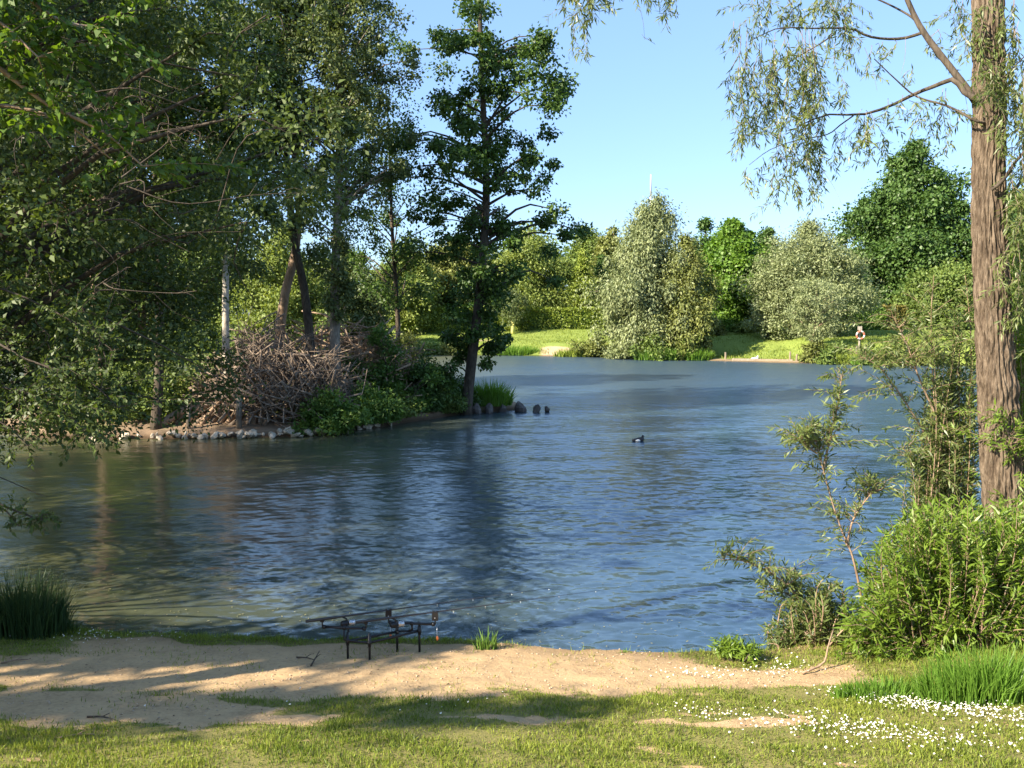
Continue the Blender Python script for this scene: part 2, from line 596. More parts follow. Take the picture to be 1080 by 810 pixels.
def water_mat():
    m, nt, N, L, B = mat_base("pond_water")
    tc = N.new('ShaderNodeTexCoord')

    def mapped(sx, sy, rot=0.0):
        mp = N.new('ShaderNodeMapping')
        mp.inputs['Scale'].default_value = (sx, sy, 1)
        mp.inputs['Rotation'].default_value = (0, 0, rot)
        L.new(tc.outputs['Object'], mp.inputs[0])
        return mp.outputs[0]
    big = noise(N, L, mapped(.05, .11, .1), 1, 3, .5)
    calm = N.new('ShaderNodeMapRange')
    calm.inputs['From Min'].default_value = .35
    calm.inputs['From Max'].default_value = .62
    calm.inputs['To Min'].default_value = .45
    calm.inputs['To Max'].default_value = 1.0
    L.new(big.outputs['Fac'], calm.inputs[0])
    def slope(vec, kx, ky):
        nz = noise(N, L, vec, 1, 2, .6, .3)
        sb = N.new('ShaderNodeVectorMath')
        sb.operation = 'SUBTRACT'
        L.new(nz.outputs['Color'], sb.inputs[0])
        sb.inputs[1].default_value = (.5, .5, .5)
        ml = N.new('ShaderNodeVectorMath')
        ml.operation = 'MULTIPLY'
        L.new(sb.outputs[0], ml.inputs[0])
        ml.inputs[1].default_value = (kx, ky, 0)
        return ml.outputs[0]
    s1, s2 = slope(mapped(2.4, 6.5, .1), .24, .62), slope(mapped(8, 21, -.08), .2, .42)
    s3 = slope(mapped(.45, 1.9, .05), .12, .5)
    ad0 = N.new('ShaderNodeVectorMath')
    ad0.operation = 'ADD'
    L.new(s1, ad0.inputs[0])
    L.new(s2, ad0.inputs[1])
    ad = N.new('ShaderNodeVectorMath')
    ad.operation = 'ADD'
    L.new(ad0.outputs[0], ad.inputs[0])
    L.new(s3, ad.inputs[1])
    sc2 = N.new('ShaderNodeVectorMath')
    sc2.operation = 'SCALE'
    L.new(ad.outputs[0], sc2.inputs[0])
    sxx = N.new('ShaderNodeSeparateXYZ')
    L.new(tc.outputs['Object'], sxx.inputs[0])
    lee = N.new('ShaderNodeMapRange')         # sheltered side behind the left bank
    lee.inputs['From Min'].default_value = -11
    lee.inputs['From Max'].default_value = 1
    lee.inputs['To Min'].default_value = .35
    lee.inputs['To Max'].default_value = 1.0
    L.new(sxx.outputs['X'], lee.inputs[0])
    lm_ = N.new('ShaderNodeMath')
    lm_.operation = 'MULTIPLY'
    L.new(calm.outputs[0], lm_.inputs[0])
    L.new(lee.outputs[0], lm_.inputs[1])
    opn = N.new('ShaderNodeMapRange')         # wind reaches the open middle more than the near lee
    opn.inputs['From Min'].default_value = 10
    opn.inputs['From Max'].default_value = 45
    opn.inputs['To Min'].default_value = .95
    opn.inputs['To Max'].default_value = .85
    L.new(sxx.outputs['Y'], opn.inputs[0])
    lo_ = N.new('ShaderNodeMath')
    lo_.operation = 'MULTIPLY'
    L.new(lm_.outputs[0], lo_.inputs[0])
    L.new(opn.outputs[0], lo_.inputs[1])
    L.new(lo_.outputs[0], sc2.inputs['Scale'])
    gn = N.new('ShaderNodeNewGeometry')
    a3 = N.new('ShaderNodeVectorMath')
    a3.operation = 'ADD'
    L.new(sc2.outputs[0], a3.inputs[0])
    L.new(gn.outputs['Normal'], a3.inputs[1])
    nm = N.new('ShaderNodeVectorMath')
    nm.operation = 'NORMALIZE'
    L.new(a3.outputs[0], nm.inputs[0])
    L.new(nm.outputs[0], B.inputs['Normal'])
    murk_sky = N.new('ShaderNodeMath')            # murky olive body to the left; blue painted in to the right for reflected sky
    murk_sky.operation = 'MULTIPLY_ADD'
    murk_sky.use_clamp = True
    L.new(big.outputs['Fac'], murk_sky.inputs[0])
    murk_sky.inputs[1].default_value = .5
    xm = N.new('ShaderNodeMapRange')
    xm.inputs['From Min'].default_value = -8
    xm.inputs['From Max'].default_value = 2.5
    xm.inputs['To Min'].default_value = -.25
    xm.inputs['To Max'].default_value = .65
    sx0 = N.new('ShaderNodeSeparateXYZ')
    L.new(tc.outputs['Object'], sx0.inputs[0])
    L.new(sx0.outputs['X'], xm.inputs[0])
    L.new(xm.outputs[0], murk_sky.inputs[2])
    tr_ = ramp(N, [(.1, (.080, .084, .036)), (.85, (.030, .060, .092))])
    L.new(murk_sky.outputs[0], tr_.inputs[0])
    L.new(tr_.outputs[0], B.inputs['Base Color'])
    sx = N.new('ShaderNodeSeparateXYZ')
    L.new(tc.outputs['Object'], sx.inputs[0])
    rg = N.new('ShaderNodeMapRange')          # open water is ruffled by finer wind ripples than the lee by the bank
    rg.inputs['From Min'].default_value = 9
    rg.inputs['From Max'].default_value = 48
    rg.inputs['To Min'].default_value = .13
    rg.inputs['To Max'].default_value = .34
    L.new(sx.outputs['Y'], rg.inputs[0])
    L.new(rg.outputs[0], B.inputs['Roughness'])
    B.inputs['IOR'].default_value = 1.95
    return m


def water_z(X, Y):
    rng = np.random.default_rng(5)
    Z = np.zeros_like(X)
    fade = 1 / (1 + (np.hypot(X, Y) / 60) ** 2)
    calm = .35 + .65 * sstep(-9, 1, X + .25 * Y * 0 + 3 * wob(X * .12, Y * .2, 2))
    gust = .75 + .35 * wob(X * .35, Y * .5, 1)
    for i in range(46):
        lam = .08 * (5.5 ** rng.random())
        th = math.pi / 2 + .12 + rng.normal(0, .72)
        k = 2 * math.pi / lam
        a = .0031 * lam ** .97
        dx, dy = math.cos(th), math.sin(th)
        ph = rng.random() * 6.28
        Z += a * np.sin(k * (dx * X + dy * Y) + ph + .8 * wob(X * .6 + i, Y * .7, i))
    return Z * calm * gust * (fade * .9 + .25)


rows = [8.2]
while rows[-1] < 110:
    rows.append(rows[-1] + max(.022, .0030 * rows[-1] ** 1.1))
ys = np.array(rows)
us = np.linspace(-1, 1, 760)
U, Yg = np.meshgrid(us, ys)
Xg = U * (3 + Yg * .72)
Zg = water_z(Xg, Yg)
i = np.arange(U.size).reshape(U.shape)
F = np.stack([i[:-1, :-1], i[:-1, 1:], i[1:, 1:], i[1:, :-1]], -1).reshape(-1, 4)
me = mesh_np("water", np.stack([Xg, Yg, Zg], -1).reshape(-1, 3), F)
me.polygons.foreach_set("use_smooth", np.ones(len(F), bool))
wm = water_mat()
water = new_obj("water", me, None, (wm,))
tag(water, kind='structure')
# the flat outer water to both sides of the rippled sheet
l0, l1 = -(3 + 8.2 * .72), -(3 + ys[-1] * .72)
V = [(-900, 8.2, 0), (l0 + .05, 8.2, 0), (l1 + .05, ys[-1], 0), (-900, ys[-1], 0), (-l0 - .05, 8.2, 0), (900, 8.2, 0), (900, ys[-1], 0), (-l1 - .05, ys[-1], 0)]
V = [(x, y, -.006) for x, y, z in V]
ow = new_obj("outer_water", mesh_np("outer_water", V, [(0, 1, 2, 3), (4, 5, 6, 7)]), None, (wm,))
tag(ow, kind='structure')


# ------------------------------------------------------------------ vegetation builders
def crown_leaves(rng, C, Rr, per, L, W, up=.5, droop=.2, squash=.75, Lvar=.35, shell=2.2):
    C = np.repeat(C, per, 0)
    Rr = np.repeat(Rr, per)
    n = len(C)
    dd = unit(rng.normal(size=(n, 3)))
    rad = rng.random(n) ** (1 / shell) * (1 + .25 * rng.normal(size=n))
    off = dd * (rad * Rr)[:, None] * np.array((1, 1, squash))
    axis = dd * .7 + rng.normal(size=(n, 3)) * .55 + np.array((0, 0, -droop))
    nrm = dd * 1.0 + np.array((0, 0, up * .9)) + rng.normal(size=(n, 3)) * .42
    s = 1 + Lvar * (rng.random(n) * 2 - 1)
    return leaf_geo(C + off, axis, nrm, L * s, W * s)


def trunk_line(rng, H, lean=(0, 0), wobble=.12, n=9):
    t = np.linspace(0, 1, n)
    a, b = rng.normal(size=2) * wobble, rng.normal(size=2) * wobble
    x = lean[0] * t ** 1.2 + a[0] * np.sin(t * 5) + b[0] * np.sin(t * 9) * .5
    y = lean[1] * t ** 1.2 + a[1] * np.sin(t * 5) + b[1] * np.sin(t * 9) * .5
    return np.stack([x - x[0], y - y[0], t * H], 1)


def make_tree(name, label, cat, base, H, prof, c0, c1, tr, ncl, clr, per, L, W, lm, bark, seed, lean=(0, 0), wobble=.12,
              squash=.75, droop=.2, up=.5, group=None, limbs=60, edge=.45, ksides=10, line=None, clumps=None, lumpy=1.0, twigs=0, centre=(0, 0), flat_limb=.5, limb_r=1.0):
    """prof: (t, radius) along the crown between heights c0 and c1"""
    rng = np.random.default_rng(seed)
    root = thing(name, label, cat, base, group)
    P = trunk_line(rng, H, lean, wobble) if line is None else np.asarray(line, float)
    P = spline(P, 22)
    tz = P[:, 2] / P[-1, 2]
    rad = tr * (1 - tz) ** .8 * .95 + tr * .06
    rad[:2] *= (1.3, 1.08)
    mb = MB()
    P2 = P.copy()
    P2[0, 2] -= .35
    mb.tube(P2, rad, ksides)
    pt = np.array([p[0] for p in prof])
    pr = np.array([p[1] for p in prof])
    C, Rr = [], []
    while len(C) < ncl and clumps is None:
        t = rng.random()
        r = float(np.interp(t, pt, pr))
        if rng.random() > (r / pr.max()) ** 1.5 + .06:
            continue
        az = rng.random() * 2 * math.pi
        lump = (1 + .34 * math.sin(az * 2 + t * 9 + seed) * math.sin(az * 3 - t * 11 + seed * 2)) * min(1.2, 1 + .14 * rng.normal())
        lump = 1 + (lump - 1) * lumpy
        stray = rng.random() < .07
        rho = (rng.random() ** edge * r * lump) if not stray else r * rng.uniform(1.0, 1.28)
        z = c0 + t * (c1 - c0)
        ax = np.array([np.interp(z, P[:, 2], P[:, k]) for k in (0, 1)]) + np.array(centre) * (1 - t)
        C.append((ax[0] + rho * math.cos(az), ax[1] + rho * math.sin(az), z + rng.normal() * .15))
        Rr.append((.5 if stray else 1) * clr * (.6 + .7 * rng.random()) * (.55 + .45 * min(1, r / (pr.max() * .6))))
    if clumps is not None:
        C, Rr = list(clumps), list(clr * (.6 + .7 * rng.random(len(clumps))))
        ncl = len(C)
    C, Rr = np.array(C), np.array(Rr)
    order = rng.permutation(ncl)[:limbs]
    for j in order:
        c = C[j]
        hd = math.hypot(c[0], c[1])
        z0 = float(np.clip(c[2] - hd * flat_limb - .3 * rng.random(), max(.25 * c0, .15 * H * .5), P[-1, 2] * .94))
        p0 = np.array([np.interp(z0, P[:, 2], P[:, k]) for k in (0, 1)] + [z0])
        rt = float(np.interp(z0, P[:, 2], rad))
        midp = p0 * .45 + c * .55 + np.array((0, 0, .12 * hd)) + rng.normal(size=3) * .1 * hd * .5
        q = spline([p0, midp, c], 6)
        mb.tube(q, limb_r * np.linspace(min(rt * .45, .016 + .018 * hd), .006 + .0015 * hd, 6), 5, caps=False)
    for j in range(twigs):
        c = C[rng.integers(ncl)]
        e = c + rng.normal(size=3) * np.array((1, 1, .6)) * clr * 1.6
        q = spline([c, (c + e) / 2 + rng.normal(size=3) * .15, e], 5)
        mb.tube(q, np.linspace(.014, .004, 5), 4, caps=False)
    mb.build("trunk", bark, root)
    new_obj("crown", leaf_mesh("crown", crown_leaves(rng, C, Rr, per, L, W, up, droop, squash)), root, (lm,))
    return root


def bush(name, label, cat, base, size, lm, seed, ncl=40, clr=.5, per=160, L=.12, W=.06, group=None, droop=.1, squash=.85, up=.45, stems=True, bark=None, lump=None):
    """dome shrub: stems from one foot, clumps over a half ellipsoid; size = half-widths x, y and height"""
    rng = np.random.default_rng(seed)
    root = thing(name, label, cat, base, group)
    n = ncl
    dd = unit(rng.normal(size=(n, 3)))
    dd[:, 2] = np.abs(dd[:, 2])
    rr = rng.random(n) ** .4 * (1 + .18 * rng.normal(size=n))
    C = dd * rr[:, None] * np.array(size) * (1 + .15 * np.sin(dd[:, :1] * 7 + seed))
    Rr = clr * (.6 + .7 * rng.random(n))
    C[:, 2] = np.maximum(C[:, 2], .12)
    if stems:
        mb = MB()
        for c in C[:min(n, 40)]:
            p0 = np.array((c[0] * .25, c[1] * .25, -.15))
            mb.tube(spline([p0, (p0 + c) / 2 + (0, 0, .15 * size[2]), c], 5), np.linspace(.02 + .006 * size[2], .006, 5), 4, caps=False)
        mb.build("stem", bark or BK['dark'], root)
    V = crown_leaves(rng, C, Rr, per, L, W, up, droop, squash)
    k = V.reshape(-1, 4, 3)
    k = k[k[:, :, 2].min(1) > -.1]
    new_obj("foliage", leaf_mesh("foliage", k.reshape(-1, 3)), root, (lm,))
    return root


def blades(rng, pts, h, wdt, lean=.35, hv=.4, bias=(0, 0)):
    n = len(pts)
    az = rng.random(n) * 2 * math.pi
    tilt = np.abs(rng.normal(size=n)) * lean
    ax = np.stack([np.cos(az) * tilt + bias[0], np.sin(az) * tilt + bias[1], np.ones(n)], 1)
    a2 = rng.random(n) * 2 * math.pi
    nr = np.stack([np.cos(a2), np.sin(a2), np.full(n, .25)], 1)
    H = h * (1 + hv * (rng.random(n) * 2 - 1))
    return leaf_geo(np.asarray(pts), ax, nr, H, wdt * (.7 + .6 * rng.random(n)), .3, .35)


def blade_plant(name, label, cat, base, n, spread, h, wdt, lm, seed, lean=.3, group=None, kind=None, bias=(0, 0), zf=None):
    """tuft: many blades from one footprint, curved in two pieces"""
    rng = np.random.default_rng(seed)
    r = np.sqrt(rng.random(n))
    a = rng.random(n) * 6.283
    X, Yv = r * np.cos(a) * spread[0], r * np.sin(a) * spread[1]
    Z = np.zeros(n) if zf is None else zf(X + base[0], Yv + base[1]) - base[2]
    P = np.stack([X, Yv, Z - .02], 1)
    az = np.arctan2(Yv, X) + rng.normal(size=n) * .8
    tilt = np.abs(rng.normal(size=n)) * lean
    ax = np.stack([np.cos(az) * tilt + bias[0], np.sin(az) * tilt + bias[1], np.ones(n)], 1)
    ax = unit(ax)
    a2 = rng.random(n) * 6.283
    side = unit(np.stack([np.cos(a2), np.sin(a2), np.zeros(n)], 1))
    H = (h * (.55 + .45 * rng.random(n)) * (1 - .35 * r ** 2))[:, None]
    W = (wdt * (.6 + .6 * rng.random(n)))[:, None]
    mid = P + ax * H * .55
    ax2 = unit(ax + np.stack([np.cos(az), np.sin(az), np.full(n, -.35)], 1) * (tilt * 1.0 + .06)[:, None])
    tip = mid + ax2 * H * .5
    V = np.stack([P - side * W / 2, P + side * W / 2, mid + side * W * .4, mid - side * W * .4, tip + side * W * .04, tip - side * W * .04], 1).reshape(-1, 3)
    b = np.arange(n)[:, None] * 6
    F = np.concatenate([b + np.array((0, 1, 2, 3)), b + np.array((3, 2, 4, 5))])
    o = new_obj(name, mesh_np(name, V, F), None, (lm,))
    o.location = [float(v) for v in base]
    return tag(o, label, cat, group, kind)


# ------------------------------------------------------------------ far bank trees
def fz(x, y):
    return float(far_z(np.array(x, float), np.array(y, float)))


def span(px0, px1, top, Y):
    """foot, height and half width of a tree seen between two columns with its top at a row"""
    x = ((px0 + px1) / 2 - 540) / 900 * Y
    z = fz(x, Y)
    H = at(0, top, Y)[2] - z
    return (x, Y, z), H, (px1 - px0) / 2 / 900 * Y


ROUND = [(0, .45), (.12, .8), (.35, 1), (.6, .92), (.82, .62), (1, .18)]
WEEP = [(0, .72), (.15, .92), (.4, 1), (.65, .85), (.85, .6), (1, .3)]
CONE = [(0, .85), (.15, 1), (.45, .8), (.75, .42), (1, .06)]
EGG = [(0, .75), (.2, 1), (.5, .93), (.75, .62), (.9, .34), (1, .08)]


def far_tree(name, label, px0, px1, top, Y, prof, lm, seed, bark='dark', c0=.08, ncl=130, clr=.14, per=120, L=.32, W=.17, cat="tree", group=None, dx=0, **k):
    b, H, hw = span(px0, px1, top, Y)
    hw *= 1.1
    fine = .6 if px1 < 270 or lm is None else 1.0
    per, ncl, L, W = int(per * 1.75 * fine), int(ncl * 1.35), L * .86, W * .98
    cr = clr * hw * 1.75
    pf = [(t, max(.1, r * hw - cr * .45)) for t, r in prof]
    return make_tree(name, label, cat, b, H * .95, pf, H * c0, H - cr * .6, max(.12, H * .018), ncl, cr, per, L, W, LM[lm], BK[bark], seed,
                     wobble=.15, group=group, limbs=k.pop('limbs', 30), ksides=7, **k)


far_tree("weeping_willow", "tall grey-green willow with drooping foliage reaching the water on the far bank", 637, 728, 208, 79, WEEP, 'greywillow', 11, 'grey', .02, 210, .15, 150, .34, .12, squash=1.5, droop=.9)
far_tree("willow_tree", "olive-green willow leaning out of the right side of the tall grey-green willow", 690, 752, 244, 77, EGG, 'olive', 12, 'brown', .03, 120, .2, 120, .32, .12, squash=1.3, droop=.7)
far_tree("broadleaf_tree", "bright green dense egg-shaped tree on the far lawn", 738, 810, 220, 92, EGG, 'vivid', 13, 'dark', .08, 190, .15, 150, .40, .26, lumpy=.3)
far_tree("willow_tree", "wide round silvery willow right of the bright green tree", 798, 904, 226, 82, ROUND, 'greywillow', 14, 'grey', .0, 210, .16, 150, .30, .11, droop=.3)
far_tree("broadleaf_tree", "tallest dark green tree on the far bank, left of the near willow trunk", 892, 1022, 142, 104, EGG, 'deep', 15, 'dark', .06, 240, .13, 150, .46, .26)
far_tree("conifer", "small dark conifer in front of the tallest dark green tree", 888, 926, 284, 95, CONE, 'deep', 16, 'dark', .04, 90, .24, 90, .34, .10, squash=.35, droop=.3)
far_tree("broadleaf_tree", "dark tree behind the near willow trunk on the far bank", 1010, 1100, 190, 100, ROUND, 'deep', 17, 'dark', .05, 150, .15, 120, .44, .26)
far_tree("broadleaf_tree", "mid-green tree low behind the right-hand shrub on the far bank", 960, 1050, 270, 92, ROUND, 'mid', 18, 'dark', .03, 120, .17, 120, .36, .2)
far_tree("broadleaf_tree", "dark slim tree peeping out between the tall willow and the bright green tree", 722, 760, 226, 108, EGG, 'deep', 19, 'dark', .1, 70, .25, 110, .4, .22)
far_tree("broadleaf_tree", "dark tree behind the right shoulder of the bright green tree", 780, 826, 232, 106, EGG, 'deep', 20, 'dark', .1, 80, .24, 110, .4, .22)
far_tree("broadleaf_tree", "dull green rounded tree behind the left edge of the tall willow", 596, 640, 230, 118, ROUND, 'mid', 21, 'dark', .1, 90, .2, 110, .45, .24)
far_tree("broadleaf_tree", "reddish olive tree touching the left edge of the tall willow", 622, 668, 236, 114, ROUND, 'olive', 22, 'brown', .1, 90, .2, 110, .45, .24)
far_tree("conifer", "yellow-green young conifer behind the hedge, left of the tall willow", 598, 630, 258, 104, CONE, 'hedge', 23, 'dark', .03, 90, .24, 90, .34, .13, squash=.5)
far_tree("conifer", "dark green conifer standing beside the yellow-green conifer", 618, 652, 264, 106, CONE, 'deep', 24, 'dark', .03, 90, .24, 90, .34, .13, squash=.5)
far_tree("willow_tree", "pale round willow seen just right of the dark alder trunk", 516, 600, 236, 106, ROUND, 'yellowgreen', 25, 'grey', .05, 150, .17, 130, .38, .15, droop=.4)
far_tree("broadleaf_tree", "olive tree behind the hedge, left of the alder trunk", 440, 520, 242, 108, ROUND, 'olive', 26, 'dark', .05, 140, .17, 120, .4, .22)
far_tree("broadleaf_tree", "dark bushy tree low behind the left end of the hedge", 476, 532, 276, 104, ROUND, 'deep', 27, 'dark', .03, 90, .2, 110, .4, .22)
far_tree("broadleaf_tree", "bright tree behind the tan brushwood heap", 396, 460, 250, 100, ROUND, 'yellowgreen', 28, 'grey', .05, 110, .18, 120, .36, .2)
far_tree("broadleaf_tree", "sunlit yellow-green tree seen between the island trunks", 255, 345, 226, 78, ROUND, 'yellowgreen', 29, 'grey', .04, 150, .17, 130, .32, .17)
far_tree("broadleaf_tree", "pale green tree showing left of the central island trunk", 330, 410, 252, 88, ROUND, 'aspen', 30, 'grey', .04, 120, .18, 120, .34, .19)
far_tree("broadleaf_tree", "mid-green tree far behind the white-barked trunk", 160, 260, 215, 92, ROUND, 'mid', 31, 'dark', .04, 140, .17, 120, .4, .22)
far_tree("broadleaf_tree", "dark tree far behind the overhanging foliage on the left", 60, 170, 190, 100, ROUND, 'deep', 32, 'dark', .04, 140, .17, 120, .45, .26)
far_tree("broadleaf_tree", "olive tree far behind the leftmost overhanging branches", -50, 80, 200, 98, ROUND, 'olive', 33, 'dark', .04, 140, .17, 120, .45, .26)
far_tree("broadleaf_tree", "low sunlit shrubby tree across the water left of the dry brushwood", 130, 215, 366, 70, ROUND, 'yellowgreen', 34, 'grey', .02, 90, .22, 120, .26, .14)
far_tree("broadleaf_tree", "low green tree at the water's edge behind the far left trunks", 20, 130, 330, 74, ROUND, 'mid', 35, 'grey', .02, 110, .2, 120, .28, .16)
# small leaning tree on the bank in front of the silvery willow
b = at(857, 379, 70.5)
make_tree("willow_tree", "small leaning willow with a bare brown trunk at the end of the far beach", "tree", (b[0], 70.5, fz(b[0], 70.5)), 4.6,
          [(0, .7), (.3, 1.7), (.7, 2.3), (1, 1.4)], 1.7, 6.4, .15, 70, .6, 130, .22, .08, LM['greywillow'], BK['brown'], 36, lean=(.3, .2), limbs=30, ksides=7)
# young tree with a trunk guard
b = at(541, 347, 98)
yt = make_tree("young_tree", "young weeping tree with a pale yellow trunk guard on the far lawn", "tree", (b[0], 98, fz(b[0], 98)), 4.6,
               [(0, 1.1), (.5, 1.6), (1, .7)], 1.6, 5.0, .1, 50, .7, 90, .3, .1, LM['aspen'], BK['grey'], 37, droop=.9, squash=1.3, limbs=16, ksides=6)
mb = MB()
mb.tube([(0, 0, -.1), (0, 0, .7), (0, 0, 1.5)], [.26, .25, .25], 10)
mb.build("trunk_guard", plain_mat("guard_plastic", (.62, .6, .2), .6), yt)

# a far-off wood closes the view to the horizon
rng = np.random.default_rng(77)
n = 420
C = np.stack([rng.uniform(-170, 170, n), rng.uniform(128, 165, n), np.zeros(n)], 1)
C[:, 2] = 2 + rng.random(n) ** .8 * (12.5 + 1.8 * np.sin(C[:, 0] * .21) + 1.2 * np.sin(C[:, 0] * .53))
V = crown_leaves(rng, C, 2.2 + 2.2 * rng.random(n), 230, .75, .5, .5, .2, .9)
fw = new_obj("distant_wood", leaf_mesh("distant_wood", V), None, (LM['mid'],))
tag(fw, "distant green wood closing the horizon behind the far trees", "wood", kind='stuff')


def hedge(name, label, px0, px1, Y, h, lm, seed, thick=1.6):
    rng = np.random.default_rng(seed)
    x0, x1 = (px0 - 540) / 900 * Y, (px1 - 540) / 900 * Y
    root = thing(name, label, "hedge", ((x0 + x1) / 2, Y, fz((x0 + x1) / 2, Y)))
    hl = (x1 - x0) / 2
    n = int(hl * 2 * 520)
    X = rng.uniform(-hl, hl, n)
    f = rng.random(n)
    Yv = np.where(f < .5, -thick / 2, rng.uniform(-thick / 2, thick / 2, n)) + rng.normal(size=n) * .12
    Z = np.where(f < .5, rng.uniform(-.1, h, n), h) + rng.normal(size=n) * .08 + .12 * wob(X * 1.1, Yv, seed)
    Yv = Yv + .12 * wob(X * 2.1, Z * 2.3, seed + 1)
    out = np.stack([rng.normal(size=n) * .5, np.where(f < .5, -1, 0), np.where(f < .5, .2, 1)], 1)
    V = leaf_geo(np.stack([X, Yv, Z], 1), out + rng.normal(size=(n, 3)) * .8, out + rng.normal(size=(n, 3)) * .6, .26 * (.7 + .6 * rng.random(n)), .15)
    new_obj("foliage", leaf_mesh("foliage", V), root, (LM[lm],))
    mb = MB()
    for k in range(int(hl * 2)):
        xx = -hl + .5 + k
        mb.tube(spline([(xx, 0, -.2), (xx + .1, .1, h * .5), (xx - .1, 0, h * .92)], 4), [.05, .04, .03, .02], 5)
        for q in range(5):
            e = np.array((xx + rng.normal() * .4, rng.normal() * thick * .3, h * (.3 + .6 * rng.random())))
            mb.tube([(xx, 0, h * .25), (np.array((xx, 0, h * .3)) + e) / 2, e], [.03, .02, .01], 4)
    mb.build("stem", BK['dark'], root)
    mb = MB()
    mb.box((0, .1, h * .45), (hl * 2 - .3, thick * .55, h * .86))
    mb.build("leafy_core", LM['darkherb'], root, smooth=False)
    return root


hedge("hedge", "long clipped green hedge on the far lawn behind the alder", 424, 648, 101, 2.5, 'hedge', 41)
hedge("hedge", "green stretch of clipped hedge below the dark conifer", 884, 928, 92, 2.3, 'vivid', 42)
hedge("hedge", "coppery stretch of hedge between the two green stretches on the right", 928, 952, 92.3, 2.35, 'hedge_red', 43)
hedge("hedge", "dark stretch of hedge behind the near willow shrub", 952, 1080, 92, 2.4, 'mid', 44)

# bushes, reeds and herbs along the far water's edge
for k, (px, py, Y, sx, h, lm, lab) in enumerate([
        (700, 379, 75.6, 3.0, 1.9, 'mid', "green bush under the olive-green willow at the far water's edge"),
        (728, 378, 75.6, 1.7, 1.5, 'olive', "low bush at the left end of the far beach"),
        (664, 379, 78, 2.2, 1.6, 'greywillow', "grey-green bush at the foot of the tall willow"),
        (626, 377, 82, 2.0, 1.2, 'olive', "low rough bush right of the sandy landing"),
        (766, 349, 88, 2.0, 1.1, 'vivid', "leafy undergrowth at the foot of the bright green tree"),
        (800, 349, 87, 2.2, .9, 'yellowgreen', "low yellow-green undergrowth left of the silvery willow"),
        (745, 352, 86, 1.6, 1.3, 'olive', "russet-green undergrowth between olive willow and bright green tree"),
        (856, 380, 70.2, .8, 1.5, 'olive', "scrubby growth hugging the small leaning willow's trunk"),
        (880, 380, 68.5, 1.5, 1.3, 'mid', "bush right of the small leaning willow's trunk"),
        (930, 383, 67.5, 2.0, 1.4, 'mid', "bushy growth on the steep far bank right of the lifebuoy"),
        (966, 386, 66.5, 1.8, 1.6, 'olive', "bush on the steep far bank behind the near willow shoots"),
        (820, 350, 80.5, 2.6, 4.2, 'greywillow', "low silvery willow lobe at the left foot of the wide round willow"),
        (872, 352, 79.5, 2.2, 3.4, 'greywillow', "low silvery willow lobe right of the small leaning trunk"),
        (836, 346, 82, 1.5, 1.3, 'deep', "dark bush under the left side of the silvery willow"),
        (450, 374, 87, 2.0, 1.0, 'mid', "waterside bush left of the alder on the far shore"),
        (480, 374, 86.5, 1.5, .9, 'olive', "small waterside bush just left of the alder trunk on the far shore")]):
    p = at(px, py, Y)
    bush("bush", lab, "bush", (p[0], Y, max(.02, fz(p[0], Y))), (sx, sx * .7, h), LM[lm], 60 + k, 34, .42 * sx ** .5, 130, .26, .13)
for k, (px, Y, sx, h, lm, lab) in enumerate([
        (545, 85.6, 2.3, 1.2, 'tallgrass', "bright reed bed on the far shore left of the sandy landing"),
        (522, 86, 1.4, .9, 'mid', "short reed bed on the far shore right of the alder trunk"),
        (612, 82.5, 2.6, 1.0, 'hedge', "yellowish reed bed on the far shore right of the sandy landing"),
        (700, 75.2, 2.6, 1.3, 'tallgrass', "reed bed fronting the green bush on the far shore"),
        (735, 75, 1.4, 1.3, 'tallgrass', "tall reeds where the far beach begins"),
        (890, 68.3, 1.6, 1.2, 'hedge', "dry reeds below the lifebuoy"),
        (925, 67.2, 2.0, 1.0, 'tallgrass', "reeds at the foot of the steep far bank")]):
    x = (px - 540) / 900 * Y
    blade_plant("reed_bed", lab, "reeds", (x, Y, .05), 900, (sx, .9), h, .09, LM[lm], 90 + k, .3)

rng = np.random.default_rng(98)
n = 60000
X, Dd = rng.uniform(-14, 40, n), rng.random(n) ** 1.4 * 22
Yv = far_shore(X) + .3 + Dd
tz_ = np.clip(1 - np.exp(-((X - 4.6) / 1.7) ** 2) * (Dd < 4.5) - ((X > 16.5) & (X < 25) & (Dd < 1.8)), 0, 1)
k_ = rng.random(n) < tz_ * (.45 + .5 * fbm(X * .8, Yv * .8, 3))
X, Yv, Dd = X[k_], Yv[k_], Dd[k_]
V = blades(rng, np.stack([X, Yv, far_z(X, Yv) - .02], 1), .16 + .22 * np.exp(-Dd / 3) + .08 * fbm(X, Yv, 4), .05, .5)
tag(new_obj("lawn_grass", leaf_mesh("lawn_grass", V), None, (LM['grass'],)), "rough grass on the far lawn and bank", "grass", kind='stuff')

